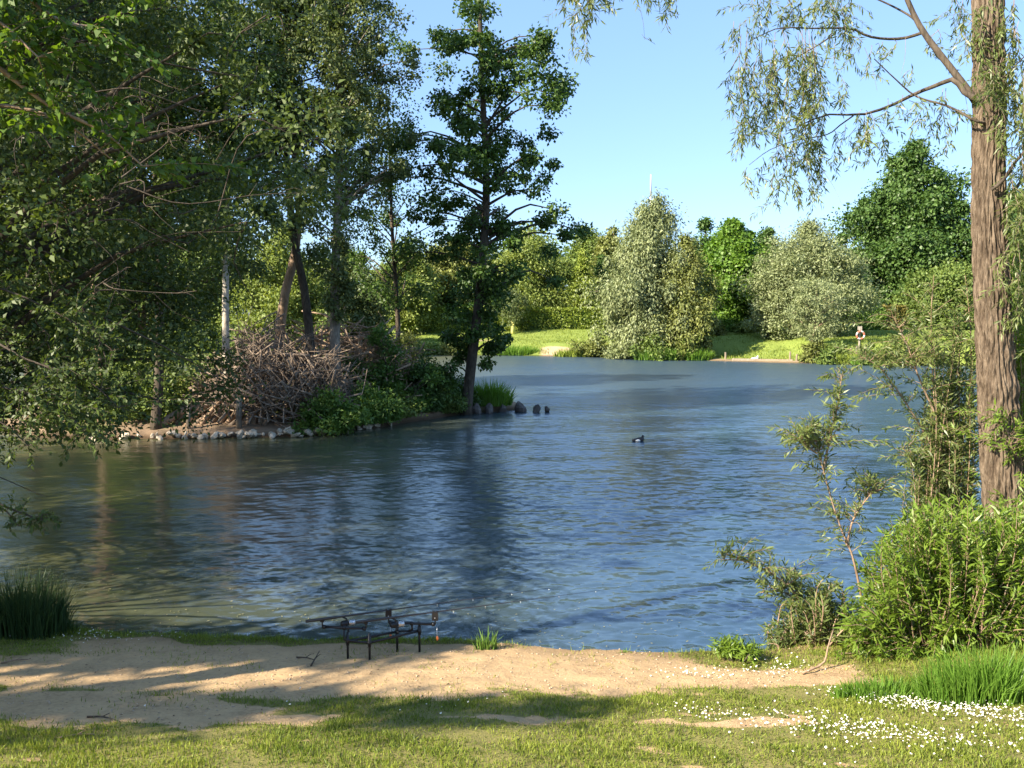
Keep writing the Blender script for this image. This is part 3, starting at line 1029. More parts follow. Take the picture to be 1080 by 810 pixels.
# stakes, beach edging, lifebuoy, birds, mast
wood = bark_mat("weathered_wood", (.10, .08, .06), (.22, .18, .13), (.36, .3, .23), 6, .4, .3)
for k, (px, py, Y, h) in enumerate([(765, 381, 74.3, .75), (833, 382, 71.6, .9), (840, 382, 71.3, .7), (897, 381, 68.2, 1.3), (903, 381, 68.2, 1.5), (910, 382, 68.0, 1.4), (887, 382, 68.4, 1.1), (918, 382, 67.9, 1.1)]):
    p = at(px, py, Y)
    mb = MB()
    mb.tube([(0, 0, -.6), (.01, 0, h * .6), (.02 * (k % 3), 0, h)], [.09, .085, .075], 8)
    o = mb.build("wooden_stake", wood, smooth=False)
    o.location = (p[0], Y, 0.0)
    tag(o, ["short stake at the left end of the far beach", "stake where the beach edging board ends, left one", "stake where the beach edging board ends, right one",
            "pale stake left of the post under the lifebuoy", "tallest pale stake nearest the post under the lifebuoy", "pale stake right of the post under the lifebuoy",
            "leftmost stake in the row below the lifebuoy", "rightmost stake in the row below the lifebuoy"][k], "stake", "stakes along the far shore")
p0, p1 = at(772, 381, 73.4), at(836, 382, 71.4)
mb = MB()
v = p1 - p0
mb.box(((p0[0] + p1[0]) / 2, (p0[1] + p1[1]) / 2, .12), (math.hypot(v[0], v[1]), .08, .26), math.atan2(v[1], v[0]))
tag(mb.build("edging_board", wood, smooth=False), "dark timber edging board along the front of the far beach", "edging board")
p = at(906, 372, 69.6)
z = fz(p[0], 69.6)
mb = MB()
mb.tube([(0, 0, -.4), (0, 0, 1.2), (0, 0, 2.1)], [.07, .07, .065], 8)
mb.box((0, -.02, 2.02), (.34, .06, .3))
o = mb.build("lifebuoy_post", plain_mat("painted_post", (.34, .30, .24), .7), smooth=False)
o.location = (p[0], 69.6, z)
tag(o, "weathered post with a small board carrying the lifebuoy on the far bank", "post")
ring = MB()
A = np.linspace(0, 2 * math.pi, 33)
for q in range(8):
    a = A[q * 4:q * 4 + 5]
    ring.tube(np.stack([(.31 * np.cos(a)), np.zeros(5), .31 * np.sin(a)], 1), .08, 8, q % 2, caps=True)
o = ring.build("lifebuoy", (plain_mat("buoy_orange", (.42, .13, .07), .5), plain_mat("buoy_white", (.5, .46, .42), .5)))
o.location = (p[0], 69.6 - .19, z + 1.45)
tag(o, "orange and white lifebuoy ring hung on its post across the pond", "lifebuoy")
mb = MB()
pm = at(686, 230, 150)
ztop = at(686, 184, 150)[2]
zs = np.linspace(0, ztop - 2, 8)
for k in range(7):
    mb.tube([(0, 0, zs[k]), (0, 0, zs[k + 1])], [.22 - .012 * k, .21 - .012 * k], 6, k % 2)
o = mb.build("radio_mast", (plain_mat("mast_grey", (.42, .42, .44), .5), plain_mat("mast_white", (.7, .68, .68), .5)))
o.location = (pm[0], 150, 2)
tag(o, "thin pale mast rising above the top of the tall willow", "mast")


def bird(name, label, loc, s, rz, body, patch, bill):
    root = thing(name, label, "bird", loc, None, rz)
    mb = MB()
    P = spline([(-.24, 0, .075), (-.19, 0, .07), (-.06, 0, .065), (.07, 0, .07), (.14, 0, .10), (.165, 0, .16), (.18, 0, .205), (.215, 0, .215)], 22)
    rad = np.interp(np.linspace(0, 1, 22), [0, .12, .35, .55, .68, .78, .88, .96, 1], [.012, .05, .10, .098, .07, .038, .05, .04, .012])
    mb.tube(P * s, rad * s, 14)
    mb.build("body", body, root)
    for sgn in (-1, 1):
        m = MB()
        a = np.linspace(-1, 1, 7)
        m.tube(np.stack([a * .1 - .03, np.full(7, sgn * .075), .05 + .01 * (1 - a * a)], 1) * s, np.array([.008, .034, .048, .052, .048, .034, .008]) * s, 8)
        m.build("flank", patch, root)
    m = MB()
    m.tube(np.array([(.215, 0, .21), (.25, 0, .2), (.275, 0, .196)]) * s, np.array([.018, .014, .006]) * s, 8, flat=.6)
    m.build("bill", bill, root)
    return root


black_f = plain_mat("black_feather", (.012, .012, .014), .5)
white_f = plain_mat("white_feather", (.75, .75, .73), .6, var=.05)
p = at(673, 469, 24.6)
bird("duck", "small black and white duck swimming on the open pond", (p[0], 24.6, -.02), .8, R(12), black_f, white_f, plain_mat("slate_bill", (.25, .3, .36), .4))
p = at(796, 379, 73.6)
bird("water_bird", "small white bird resting at the edge of the far beach", (p[0], 73.6, .1), 1.5, R(10), white_f, white_f, plain_mat("orange_bill", (.5, .25, .06), .4))

# ------------------------------------------------------------------ the island
def iz(x, y):
    return float(isl_z(np.array([x]), np.array([y]))[0])


def isl_tree(name, label, path, Y, crown, tr, ncl, clr, per, L, W, lm, bark, seed, **k):
    """path: pixels of the trunk from foot to tip at depth Y; crown: (pixel row, half width in pixels) from bottom to top"""
    pts = np.array([at(px, py, Y) for px, py in path])
    x, y = pts[0][0], Y
    z = iz(x, y)
    pts[0][2] = z
    base = np.array((x, y, z))
    line = pts - base
    rng = np.random.default_rng(seed)
    line[1:-1, 1] += rng.normal(size=len(line) - 2) * .12
    zz = [at(0, r, Y)[2] - z for r, _ in crown]
    c0, c1 = zz[0], zz[-1]
    pf = [((q - c0) / (c1 - c0), w_ / 900 * Y) for q, (_, w_) in zip(zz, crown)]
    return make_tree(name, label, "tree", base, line[-1, 2], pf, c0, c1, tr, ncl, clr, per, L, W, LM[lm], BK[bark], seed, line=line, **k)


isl_tree("alder_tree", "tall dark green alder leaning over the right tip of the island", [(491, 437), (497, 385), (507, 300), (513, 200), (509, 100), (506, 0), (505, -110)], 31.8,
         [(405, 30), (340, 46), (280, 70), (225, 94), (170, 84), (110, 84), (60, 76), (10, 56), (-40, 36), (-90, 10)], .205, 185, .47, 190, .13, .10, 'alder', 'dark', 101,
         squash=.7, limbs=110, edge=.55, flat_limb=.15, ksides=12)
isl_tree("island_tree", "grey-green tree with straight grey trunk in the middle of the island", [(353, 412), (353, 300), (355, 200), (357, 110), (360, 20), (362, -60)], 28,
         [(330, 12), (262, 26), (205, 42), (150, 72), (90, 80), (20, 66), (-60, 44), (-130, 14)], .19, 205, .46, 190, .11, .07, 'aspen', 'grey', 102, limbs=110, edge=.6, ksides=10)
isl_tree("island_tree", "dark slim tree whose trunk bends left above the brushwood", [(332, 385), (322, 320), (311, 250), (303, 180), (300, 80), (302, -20), (305, -80)], 28.6,
         [(165, 26), (115, 56), (50, 66), (-40, 46), (-130, 14)], .17, 130, .46, 190, .11, .07, 'aspen', 'dark', 103, limbs=90, edge=.6)
isl_tree("island_tree", "sunlit tan trunk leaning right behind the brushwood, with a thin crown", [(288, 372), (298, 322), (310, 270), (316, 215), (309, 150), (306, 80), (306, 0)], 30.5,
         [(150, 40), (80, 52), (10, 48), (-60, 20)], .20, 60, .6, 120, .11, .07, 'mid', 'brown', 104, limbs=40)
isl_tree("birch_tree", "slim tree with a pale mottled trunk left of the brushwood heap", [(239, 410), (238, 330), (237, 250), (236, 150), (236, 50), (236, -50)], 27.2,
         [(265, 36), (220, 58), (150, 66), (60, 66), (-40, 46), (-120, 14)], .13, 130, .5, 200, .11, .08, 'alder', 'pale', 105, limbs=60)
isl_tree("island_tree", "dark trunk standing at the left waterline of the island", [(164, 456), (166, 400), (168, 320), (165, 220), (160, 100), (160, 0)], 25.6,
         [(262, 24), (240, 44), (220, 62), (170, 72), (80, 70), (-20, 46), (-80, 14)], .15, 170, .5, 210, .10, .065, 'overhang', 'dark', 106, limbs=70)
isl_tree("island_tree", "sunlit brown trunk at the left end of the island under hanging foliage", [(108, 452), (107, 400), (104, 320), (100, 220), (96, 100), (95, 0)], 26.5,
         [(270, 40), (240, 56), (190, 72), (120, 78), (20, 60), (-80, 14)], .17, 160, .55, 210, .10, .065, 'overhang', 'brown', 107, limbs=60)
isl_tree("island_tree", "leafy dark tree filling the gap right of the central island trunk", [(420, 400), (418, 330), (414, 250), (410, 170), (408, 100)], 34,
         [(330, 30), (270, 50), (190, 54), (120, 46), (60, 28), (30, 10)], .12, 70, .5, 150, .11, .08, 'alder', 'dark', 108, limbs=60, edge=.55)

isl_tree("island_tree", "tall dense dark tree at the back of the island behind the dark waterline trunk", [(150, 420), (150, 300), (148, 150), (146, 0), (146, -90)], 38,
         [(345, 50), (280, 90), (190, 104), (90, 96), (0, 74), (-90, 20)], .25, 230, .95, 210, .16, .11, 'overhang', 'dark', 109, limbs=60)
isl_tree("island_tree", "tall dense dark tree at the back of the island's far left end", [(30, 420), (32, 300), (34, 150), (34, 0), (34, -90)], 37,
         [(350, 50), (280, 84), (190, 96), (90, 90), (0, 70), (-90, 20)], .25, 210, .95, 210, .16, .11, 'overhang', 'dark', 110, limbs=60)

# brushwood heaps


def brush_heap(name, label, cx, cy, hw, hd, h, n, mat, seed, rmin, rmax, Lmin, Lmax, stand=0.0, zoff=.3):
    rng = np.random.default_rng(seed)
    base = np.array((cx, cy, iz(cx, cy)))
    mb = MB()
    for k in range(n):
        while True:
            a, b = rng.uniform(-1, 1, 2)
            if a * a + b * b < 1:
                break
        top = h * (1 - .75 * (a * a + b * b)) * (1 + .15 * math.sin(a * 6 + seed))
        c = np.array((a * hw, b * hd, top * rng.random() ** .55))
        L = rng.uniform(Lmin, Lmax)
        dv = rng.normal(size=3) * np.array((1, .8, .42 + stand))
        dv = dv + np.array((a * .5, -.25 * stand, stand * abs(rng.normal()) * .5))
        dv = dv / np.linalg.norm(dv)
        p0, p1 = c - dv * L / 2, c + dv * L / 2
        p0[2], p1[2] = max(p0[2], -.05), max(p1[2], .02)
        m = (p0 + p1) / 2 + rng.normal(size=3) * L * .08
        r = rng.uniform(rmin, rmax) * (1 + .9 * (rng.random() < .12))
        q = spline([p0, m, p1], 6)
        mb.tube(q, np.linspace(r, r * .35, 6), 5)
        if rng.random() < .6:
            e = q[3] + (dv + rng.normal(size=3) * .5) * L * .3
            mb.tube(spline([q[3], (q[3] + e) / 2 + rng.normal(size=3) * .05, e], 4), np.linspace(r * .5, r * .2, 4), 4)
    o = mb.build(name, mat)
    o.location = base
    return tag(o, label, "brushwood")


brush_heap("brushwood_heap", "big dark heap of dry brown branches on the island shore", -7.7, 27.6, 2.5, 1.7, 2.55, 900, BK['twig'], 3, .012, .034, .9, 2.2, .55)
brush_heap("brushwood_heap", "paler tan heap of dry branches behind the island trunks", -6.1, 31.2, 2.4, 1.8, 3.15, 480, BK['tan_twig'], 4, .014, .04, 1.0, 2.6, .15)
brush_heap("brushwood_heap", "small dark mound of fine twigs left behind the big brown heap", -8.7, 30.2, 1.5, 1.2, 2.9, 420, BK['twig'], 5, .008, .018, .6, 1.4, .3)
brush_heap("brushwood_heap", "low slope of broken branches running down to the alder", -4.2, 32.3, 1.2, .9, 2.0, 110, BK['tan_twig'], 6, .012, .034, .8, 1.9, 0)
# thick poles leaning on the front of the heap
rng = np.random.default_rng(8)
for k in range(16):
    px = 186 + k * 6.2 + rng.normal() * 2
    py = 448 + rng.normal() * 2.5
    Yp = 25.9 + rng.random() * .35
    p0 = at(px, py, Yp)
    z = iz(p0[0], Yp)
    L = .8 + .9 * rng.random()
    dx = .35 + .35 * rng.random() if k < 12 else rng.normal() * .1
    tip = np.array((p0[0] + dx * L, Yp + .55 * L, z + .75 * L))
    b = np.array((p0[0], Yp, z - .05))
    mb = MB()
    mb.tube(spline([b, (b + tip) / 2 + rng.normal(size=3) * .05, tip], 6), np.linspace(.085, .05, 6), 8)
    o = mb.build("leaning_pole", BK['tan_twig'] if k % 3 else BK['twig'], origin=b)
    tag(o, "thick cut branch leaning with its foot at the front of the big brown heap", "branch", "cut branches leaning on the brushwood heap")
for k, (px, py0, py1, Yp, r, lab) in enumerate([(252, 449, 420, 25.75, .09, "upright sunlit post in front of the big brown brush heap"),
                                                (199, 452, 428, 25.5, .06, "thin upright stake at the left foot of the big brown brush heap")]):
    p0, p1 = at(px, py0, Yp), at(px + 1, py1, Yp)
    mb = MB()
    mb.tube([(0, 0, -.4), (0, 0, (p1 - p0)[2] * .5), (.03, 0, (p1 - p0)[2])], [r, r * .95, r * .9], 10)
    o = mb.build("wooden_post", BK['grey'])
    o.location = (p0[0], Yp, p0[2])
    tag(o, lab, "post")
# fallen log at the left
p0, p1 = at(168, 449, 25.7), at(206, 427, 26.4)
mb = MB()
mb.tube(spline([p0, (p0 + p1) / 2 + (0, 0, .05), p1], 6), np.linspace(.14, .1, 6), 10)
tag(mb.build("fallen_log", BK['brown'], origin=p0), "brown log lying against the left side of the big brush heap", "log")

# stones on the shore
stone_m = plain_mat("shore_stone", (.50, .43, .335), .9, 0, .35, 5)
dark_stone = plain_mat("wet_stone", (.10, .085, .075), .8, 0, .3, 5)


def stone_mesh(seed, sx, sy, sz):
    rng = np.random.default_rng(seed)
    nu, nv = 10, 7
    V = [(0, 0, -1)]
    for j in range(1, nv):
        ph = -math.pi / 2 + math.pi * j / nv
        for i in range(nu):
            th = 2 * math.pi * i / nu
            V.append((math.cos(ph) * math.cos(th), math.cos(ph) * math.sin(th), math.sin(ph)))
    V.append((0, 0, 1))
    V = np.array(V)
    for _ in range(13):                     # chip flat facets off the ball
        nrm = unit(rng.normal(size=3))
        dd = V @ nrm
        lim = .55 + .3 * rng.random()
        V = V - np.maximum(dd - lim, 0)[:, None] * nrm
    V = V * (1 + .05 * rng.normal(size=(len(V), 1))) * (sx, sy, sz)
    F = []
    for i in range(nu):
        F.append((0, 1 + (i + 1) % nu, 1 + i))
        F.append((len(V) - 1, 1 + (nv - 2) * nu + i, 1 + (nv - 2) * nu + (i + 1) % nu))
    for j in range(nv - 2):
        for i in range(nu):
            a, b = 1 + j * nu + i, 1 + j * nu + (i + 1) % nu
            F.append((a, b, b + nu, a + nu))
    me = bpy.data.meshes.new("stone")
    me.from_pydata(V.tolist(), [], F)
    return me


SM = [stone_mesh(k, .17, .13, .10 + .03 * (k % 3)) for k in range(6)]
for m_ in SM:
    m_.materials.append(stone_m)
rng = np.random.default_rng(12)
edge = spline([(-12.4, 24.98), (-11.8, 24.98), (-9, 25.17), (-6.6, 25.55), (-5.3, 26.5), (-3.7, 29.1)], 200)
for k in range(120):
    heap = k >= 62
    t = rng.random() if not heap else np.clip(rng.normal(.52, .11), 0, 1)
    e = edge[int(t * 199)]
    o = bpy.data.objects.new("shore_stone", SM[k % 6])
    COL.objects.link(o)
    s = .35 + .75 * rng.random() ** 2
    o.scale = (s * (.8 + .8 * rng.random()), s, s * (.5 + .5 * rng.random()))
    o.location = (e[0] + rng.normal() * .12, e[1] + abs(rng.normal()) * .26 - .1, .03 + (.16 if heap else .07) * rng.random())
    o.rotation_euler = (rng.normal() * .5, rng.normal() * .5, rng.random() * 6.28)
    tag(o, "pale angular stone in the jumbled line along the island's waterline", "stone", "stones along the island shore")
DM = [stone_mesh(30 + k, .3, .24, .3) for k in range(4)]
for m_ in DM:
    m_.materials.append(dark_stone)
for k, (px, py, Yp, s, lab) in enumerate([(549, 436, 32.6, .95, "dark blocky rock just off the island's right tip"), (566, 437, 32.4, .72, "larger of the two pointed dark rocks in the water off the island"),
                                          (577, 436, 32.5, .5, "smaller pointed dark rock, farthest out from the island"), (503, 436, 31.9, .9, "grey rock at the right foot of the alder"),
                                          (516, 437, 32.2, .75, "second rock right of the alder foot, under the reeds"), (530, 436, 32.6, .65, "low rock under the right edge of the island reeds")]):
    p = at(px, py, Yp)
    o = bpy.data.objects.new("rock", DM[k % 4])
    COL.objects.link(o)
    o.scale = (s, s, s * (1.15 if k < 3 else 1.3))
    o.location = (p[0], Yp, .1)
    o.rotation_euler = (0, 0, k * 1.3)
    tag(o, lab, "rock")

# island undergrowth
for k, (px, py, Y, sx, sy, h, lm, lab, L, per) in enumerate([
        (345, 452, 26.25, .95, .7, 1.05, 'nettle', "bright green nettle clump at the right foot of the big brush heap", .12, 190),
        (386, 452, 27.8, .9, .7, .95, 'nettle', "bright green nettle clump on the island's front edge", .12, 190),
        (415, 432, 30.2, 1.5, 1.0, 2.0, 'nettle', "mid-green shrub below the tan brush heap", .13, 190),
        (452, 428, 31.4, 1.3, .9, 1.6, 'darkherb', "dark green shrub left of the alder foot", .13, 190),
        (385, 420, 30, 1.2, .9, 2.1, 'darkherb', "dark green shrub between central trunk and alder", .13, 180),
        (478, 432, 32.3, .8, .6, 1.0, 'darkherb', "low dark herbs around the alder foot", .11, 150),
        (414, 440, 29.35, .7, .5, .6, 'mid', "low green herbs on the shore between nettles and alder", .11, 150),
        (440, 440, 30.55, .7, .45, .7, 'darkherb', "dark herbs hanging over the waterline midway to the alder", .11, 150),
        (466, 438, 31.35, .6, .4, .55, 'mid', "low herbs at the waterline left of the alder foot", .1, 140),
        (140, 446, 26.6, 1.3, .8, 1.6, 'mid', "sunlit shrub at the left end of the island", .12, 170),
        (185, 440, 27.6, 1.0, .8, 1.7, 'yellowgreen', "pale sunlit shrub between dark trunk and brush heap", .11, 170),
        (90, 446, 27.0, 1.3, .9, 1.6, 'overhang', "dark shrub at the island's far left end", .11, 170),
        (230, 370, 31.5, 1.6, 1.2, 2.3, 'mid', "leafy shrub behind the pale mottled trunk", .12, 170),
        (345, 340, 34.5, 2.0, 1.4, 3.0, 'mid', "leafy shrub behind the tan brush heap", .13, 170),
        (430, 360, 34.5, 1.4, 1.0, 2.2, 'olive', "olive shrub behind the right end of the brushwood", .13, 150),
        (120, 430, 31.0, 2.0, 1.2, 2.4, 'yellowgreen', "yellow-green shrub at the back of the island's left end", .12, 170)]):
    x = (px - 540) / 900 * Y
    bush("shrub", lab, "shrub", (x, Y, iz(x, Y)), (sx, sy, h), LM[lm], 120 + k, 44, .36, per, L, L * .5)
for k, (px, Y, sx, sy, h, n, lab) in enumerate([(516, 32.9, .85, .5, 1.15, 900, "tall green reeds on the right tip of the island"), (372, 27.3, .5, .3, .7, 300, "grass tuft at the island's front edge below the nettles"),
                                                (440, 30.6, .8, .4, .8, 400, "dark grass tuft on the island shore left of the alder"), (470, 31.6, .6, .3, .7, 300, "grass tuft beside the alder foot")]):
    x = (px - 540) / 900 * Y
    blade_plant("reeds", lab, "reeds", (x, Y, max(.05, iz(x, Y))), n, (sx, sy), h, .04, LM['tallgrass' if k in (0, 1) else 'reed'], 150 + k, .28)

# ------------------------------------------------------------------ left bank trees that hang into the picture
ot = make_tree("overhanging_tree", "large dark leafy tree overhanging the pond at the left edge", "tree", (-9.3, 12.4, float(near_z(-9.3, 12.4))), 12.5,
          [(0, 2.5), (.1, 4.3), (.22, 4.6), (.42, 4.9), (.58, 4.9), (.75, 4.0), (.9, 2.6), (1, 1)], 1.5, 12.3, .34, 700, .62, 400, .074, .040, LM['overhang'], BK['dark'], 201, limb_r=.6,
          lean=(1.0, 0), centre=(.7, 0), limbs=150, edge=.5, ksides=12, twigs=260)
rng = np.random.default_rng(209)
mb = MB()
for k in range(40):
    if k < 32:
        a_ = at(rng.uniform(-30, 150), rng.uniform(90, 330), rng.uniform(8.4, 10.5))
    else:
        a_ = at(rng.uniform(130, 290), rng.uniform(0, 220), rng.uniform(9, 10.5))
    dv = np.array((rng.normal() * .5 + .35, rng.normal() * .3, -.25 + rng.normal() * .3))
    ln = rng.uniform(.7, 1.5)
    w_ = rng.normal(size=(4, 3)) * .09
    arc = [a_ + dv * ln * t + np.array((0, 0, .22 * ln * math.sin(t * 2.2))) + w_[i_] for i_, t in enumerate((0, .35, .7, 1.0))]
    q_ = spline(arc, 12)
    mb.tube(q_, np.linspace(.008, .002, 12), 4, caps=False)
    for _ in range(5):
        i_ = rng.integers(2, 11)
        e = q_[i_] + (dv * .5 + rng.normal(size=3) * .4) * rng.uniform(.15, .4)
        mb.tube(spline([q_[i_], (q_[i_] + e) / 2 + rng.normal(size=3) * .03, e], 5), np.linspace(.0035, .0012, 5), 3, caps=False)
tw = mb.build("dry_twigs", BK['dark'], origin=tuple(ot.location))
tw.location = (0, 0, 0)
tw.parent = ot
tw['kind'] = 'stuff'
make_tree("overhanging_tree", "second dark leafy tree farther along the left bank", "tree", (-15.6, 16.6, float(near_z(-15.6, 16.6))), 14,
          [(0, 2.6), (.2, 4.2), (.45, 4.4), (.7, 3.6), (1, 1.2)], 1.8, 15, .36, 380, .85, 210, .12, .06, LM['overhang'], BK['dark'], 202, lean=(.8, 0), limbs=80, ksides=10)

# ------------------------------------------------------------------ off to the left: the row whose shade falls across the bank
SHADE = [(-18.5, 8.0, 17, 4.6, 1.5), (-26, 10.5, 16, 5.0, 3.0)]
for k, (x, y, H, r, c0) in enumerate(SHADE):
    make_tree("bank_tree", "unseen tree off to the left, its flat crown shaped to shade the sandy path", "tree", (x, y, float(near_z(x, y))), H,
              [(0, .7 * r), (.3, r), (.6, .9 * r), (.85, .6 * r), (1, .25 * r)], c0, H, .3, int(28 * r), .9, 95, .22, .13, LM['overhang'], BK['dark'], 220 + k,
              group="trees along the left bank", limbs=30, ksides=8)


def shade_tree(x, y, H, hx, hy, hz, n, seed, clr=.36, skew=0.0):  # unseen crown, shaped and placed only for the shade it throws
    """tree out of view to the left, its crown flattened so that its shade falls as a band across the path"""
    rng = np.random.default_rng(seed)
    u = rng.uniform(-1, 1, (n, 3))
    cl = u * np.array((hx, hy, hz)) + np.array((0, 0, H))
    cl[:, 1] += skew * cl[:, 0] + .25 * hy * np.sin(cl[:, 0] * 2.1 + seed)
    make_tree("bank_tree", "unseen tree off to the left, its flat crown shaped to shade the sandy path", "tree", (x, y, float(near_z(x, y))), H, [(0, 1), (1, 1)], H - hz, H + hz, .16, n, clr, 75, .15, .1,
              LM['overhang'], BK['dark'], seed, group="trees along the left bank", limbs=40, ksides=8, clumps=cl)


def shade_at(gx, gy, h):
    """where a crown at height h above the water must stand to shade the ground spot"""
    zg = float(near_z(gx, gy))
    k_ = (h - zg) / math.tan(R(SUN_EL))
    return gx - math.sin(R(SUN_AZ)) * k_, gy - math.cos(R(SUN_AZ)) * k_


x, y = shade_at(-3.1, 8.75, 7.0)
shade_tree(x, y, 7.0 - float(near_z(x, y)), 2.7, .50, .3, 120, 231)
x, y = shade_at(-2.4, 6.72, 8.0)
shade_tree(x, y, 8.0 - float(near_z(x, y)), 3.2, .22, .18, 34, 232)

# ------------------------------------------------------------------ near willow on the right
def ground_hits(px, py):
    px, py = np.asarray(px, float), np.asarray(py, float)
    a, b = (px - 540) / 900, (405 - py) / 900
    d = np.stack([a, cp + b * sp, -sp + b * cp], -1)
    d = d / d[:, 1:2]
    Y = np.full(len(px), 7.0)
    for _ in range(14):
        Y = (CAMZ - near_z(d[:, 0] * Y, Y)) / -d[:, 2]
    X = d[:, 0] * Y
    return np.stack([X, Y, near_z(X, Y)], 1)


class Leafy:
    """twigs as tubes plus leaves along them"""
    def __init__(self, seed):
        self.rng = np.random.default_rng(seed)
        self.mb = MB()
        self.V = []

    def twig(self, pts, r0, r1, n=8, k=4):
        q = spline(pts, n)
        self.mb.tube(q, np.linspace(r0, r1, n), k, caps=False)
        return q

    def leaves(self, q, step, L, W, start=.1, out=.9, droop=.3, end=1.0, jit=.02):
        rng = self.rng
        seg = np.linalg.norm(np.diff(q, axis=0), axis=1)
        s = np.concatenate([[0], np.cumsum(seg)])
        m = max(2, int(s[-1] * (end - start) / step))
        u = (start + (end - start) * (np.arange(m) + rng.random(m)) / m) * s[-1]
        P = np.stack([np.interp(u, s, q[:, k]) for k in range(3)], 1)
        T = unit(np.stack([np.interp(u + .03, s, q[:, k]) - np.interp(u - .03, s, q[:, k]) for k in range(3)], 1))
        rad = unit(np.cross(T, rng.normal(size=(m, 3))))
        ax = T * .75 + rad * out * (.6 + .8 * rng.random((m, 1))) + np.array((0, 0, -droop)) * (.5 + rng.random((m, 1)))
        nr = rng.normal(size=(m, 3)) * .8 + np.array((-.2, -.3, .9))
        sc_ = .65 + .6 * rng.random(m)
        self.V.append(leaf_geo(P + rng.normal(size=(m, 3)) * jit * .5, ax, nr, L * sc_, W * sc_, .16, .4))

    def build(self, root, bark, lm, wood_name="branching", leaf_name="foliage"):
        o = root.location
        org = np.array((o[0], o[1], o[2]))
        t = self.mb.build(wood_name, bark)
        t.data.transform(__import__('mathutils').Matrix.Translation(-Vector(o)))
        t.parent = root
        if wood_name == 'branching':
            t['kind'] = 'stuff'
        new_obj(leaf_name, leaf_mesh(leaf_name, np.concatenate(self.V) - org), root, (lm,))


WY = 9.6
tp = [(1078, 668), (1068, 590), (1058, 500), (1051, 400), (1046, 300), (1043, 200), (1044, 100), (1043, 20), (1040, -60), (1034, -160), (1030, -260)]
wr = [.27, .235, .205, .182, .168, .157, .149, .142, .133, .115, .1]
wp = np.array([at(x, y, WY) for x, y in tp])
wbase = np.array((wp[0][0], WY, float(near_z(wp[0][0], WY))))
wp[0][2] = wbase[2] - .3
wil = thing("willow_tree", "big near willow with deeply furrowed brown bark and hanging twigs at the right edge", "tree", wbase)
nr_, nk = 420, 168
q = spline(wp, nr_)
rr = np.interp(np.linspace(0, 1, nr_), np.linspace(0, 1, len(wr)), wr)
ang = np.arange(nk) * 2 * math.pi / nk
AA, ZZ = np.meshgrid(ang, q[:, 2])
f1 = np.abs(np.sin(AA * 11 + 1.6 * wob(ZZ * 2.6, AA * 1.0, 1) + .9 * wob(ZZ * 7, np.cos(AA) * 3, 3)))
f2 = np.abs(np.sin(AA * 17 + 2.2 * wob(ZZ * 3.4, np.sin(AA) * 2, 5) + ZZ * 1.5))
plates = .8 + .2 * np.clip(np.sin(ZZ * 21 + 5 * wob(np.cos(AA) * 7, np.sin(AA) * 7, 7) + 2 * wob(ZZ * 2, AA, 2)) * 2, -1, 1)
disp = .042 * (f1 ** .5 * plates - .6) + .022 * (f2 ** .6 - .6) + .012 * wob(np.cos(AA) * 2 + ZZ, np.sin(AA) * 2, 9) + .02 * np.exp(-((ZZ - 2.75) / .1) ** 2) * (np.cos(AA + 1.2) > 0) \
    + .03 * np.exp(-((ZZ - 3.85) / .12) ** 2) * np.clip(np.cos(AA - 4.2), 0, 1)
RR = rr[:, None] + disp
V = np.stack([q[:, 0:1] + RR * np.cos(AA), q[:, 1:2] + RR * np.sin(AA), ZZ], -1).reshape(-1, 3) - wbase
i = np.arange(nr_ * nk).reshape(nr_, nk)
j = np.roll(i, -1, 1)
F = np.stack([i[:-1], j[:-1], j[1:], i[1:]], -1).reshape(-1, 4)
me = mesh_np("trunk", V, F)
me.polygons.foreach_set("use_smooth", np.ones(len(F), bool))
new_obj("trunk", me, wil, (BK['willow'],))
lf = Leafy(300)
rng = lf.rng
limbs = MB()


def limb(pix, r0, r1, n=16):
    q = spline([at(x, y, Y + 1.0 * min(1, max(0, (1030 - x) / 70))) for x, y, Y in pix], n)
    limbs.tube(q, np.linspace(r0, r1, n) * .72, 8, caps=False)
    return q


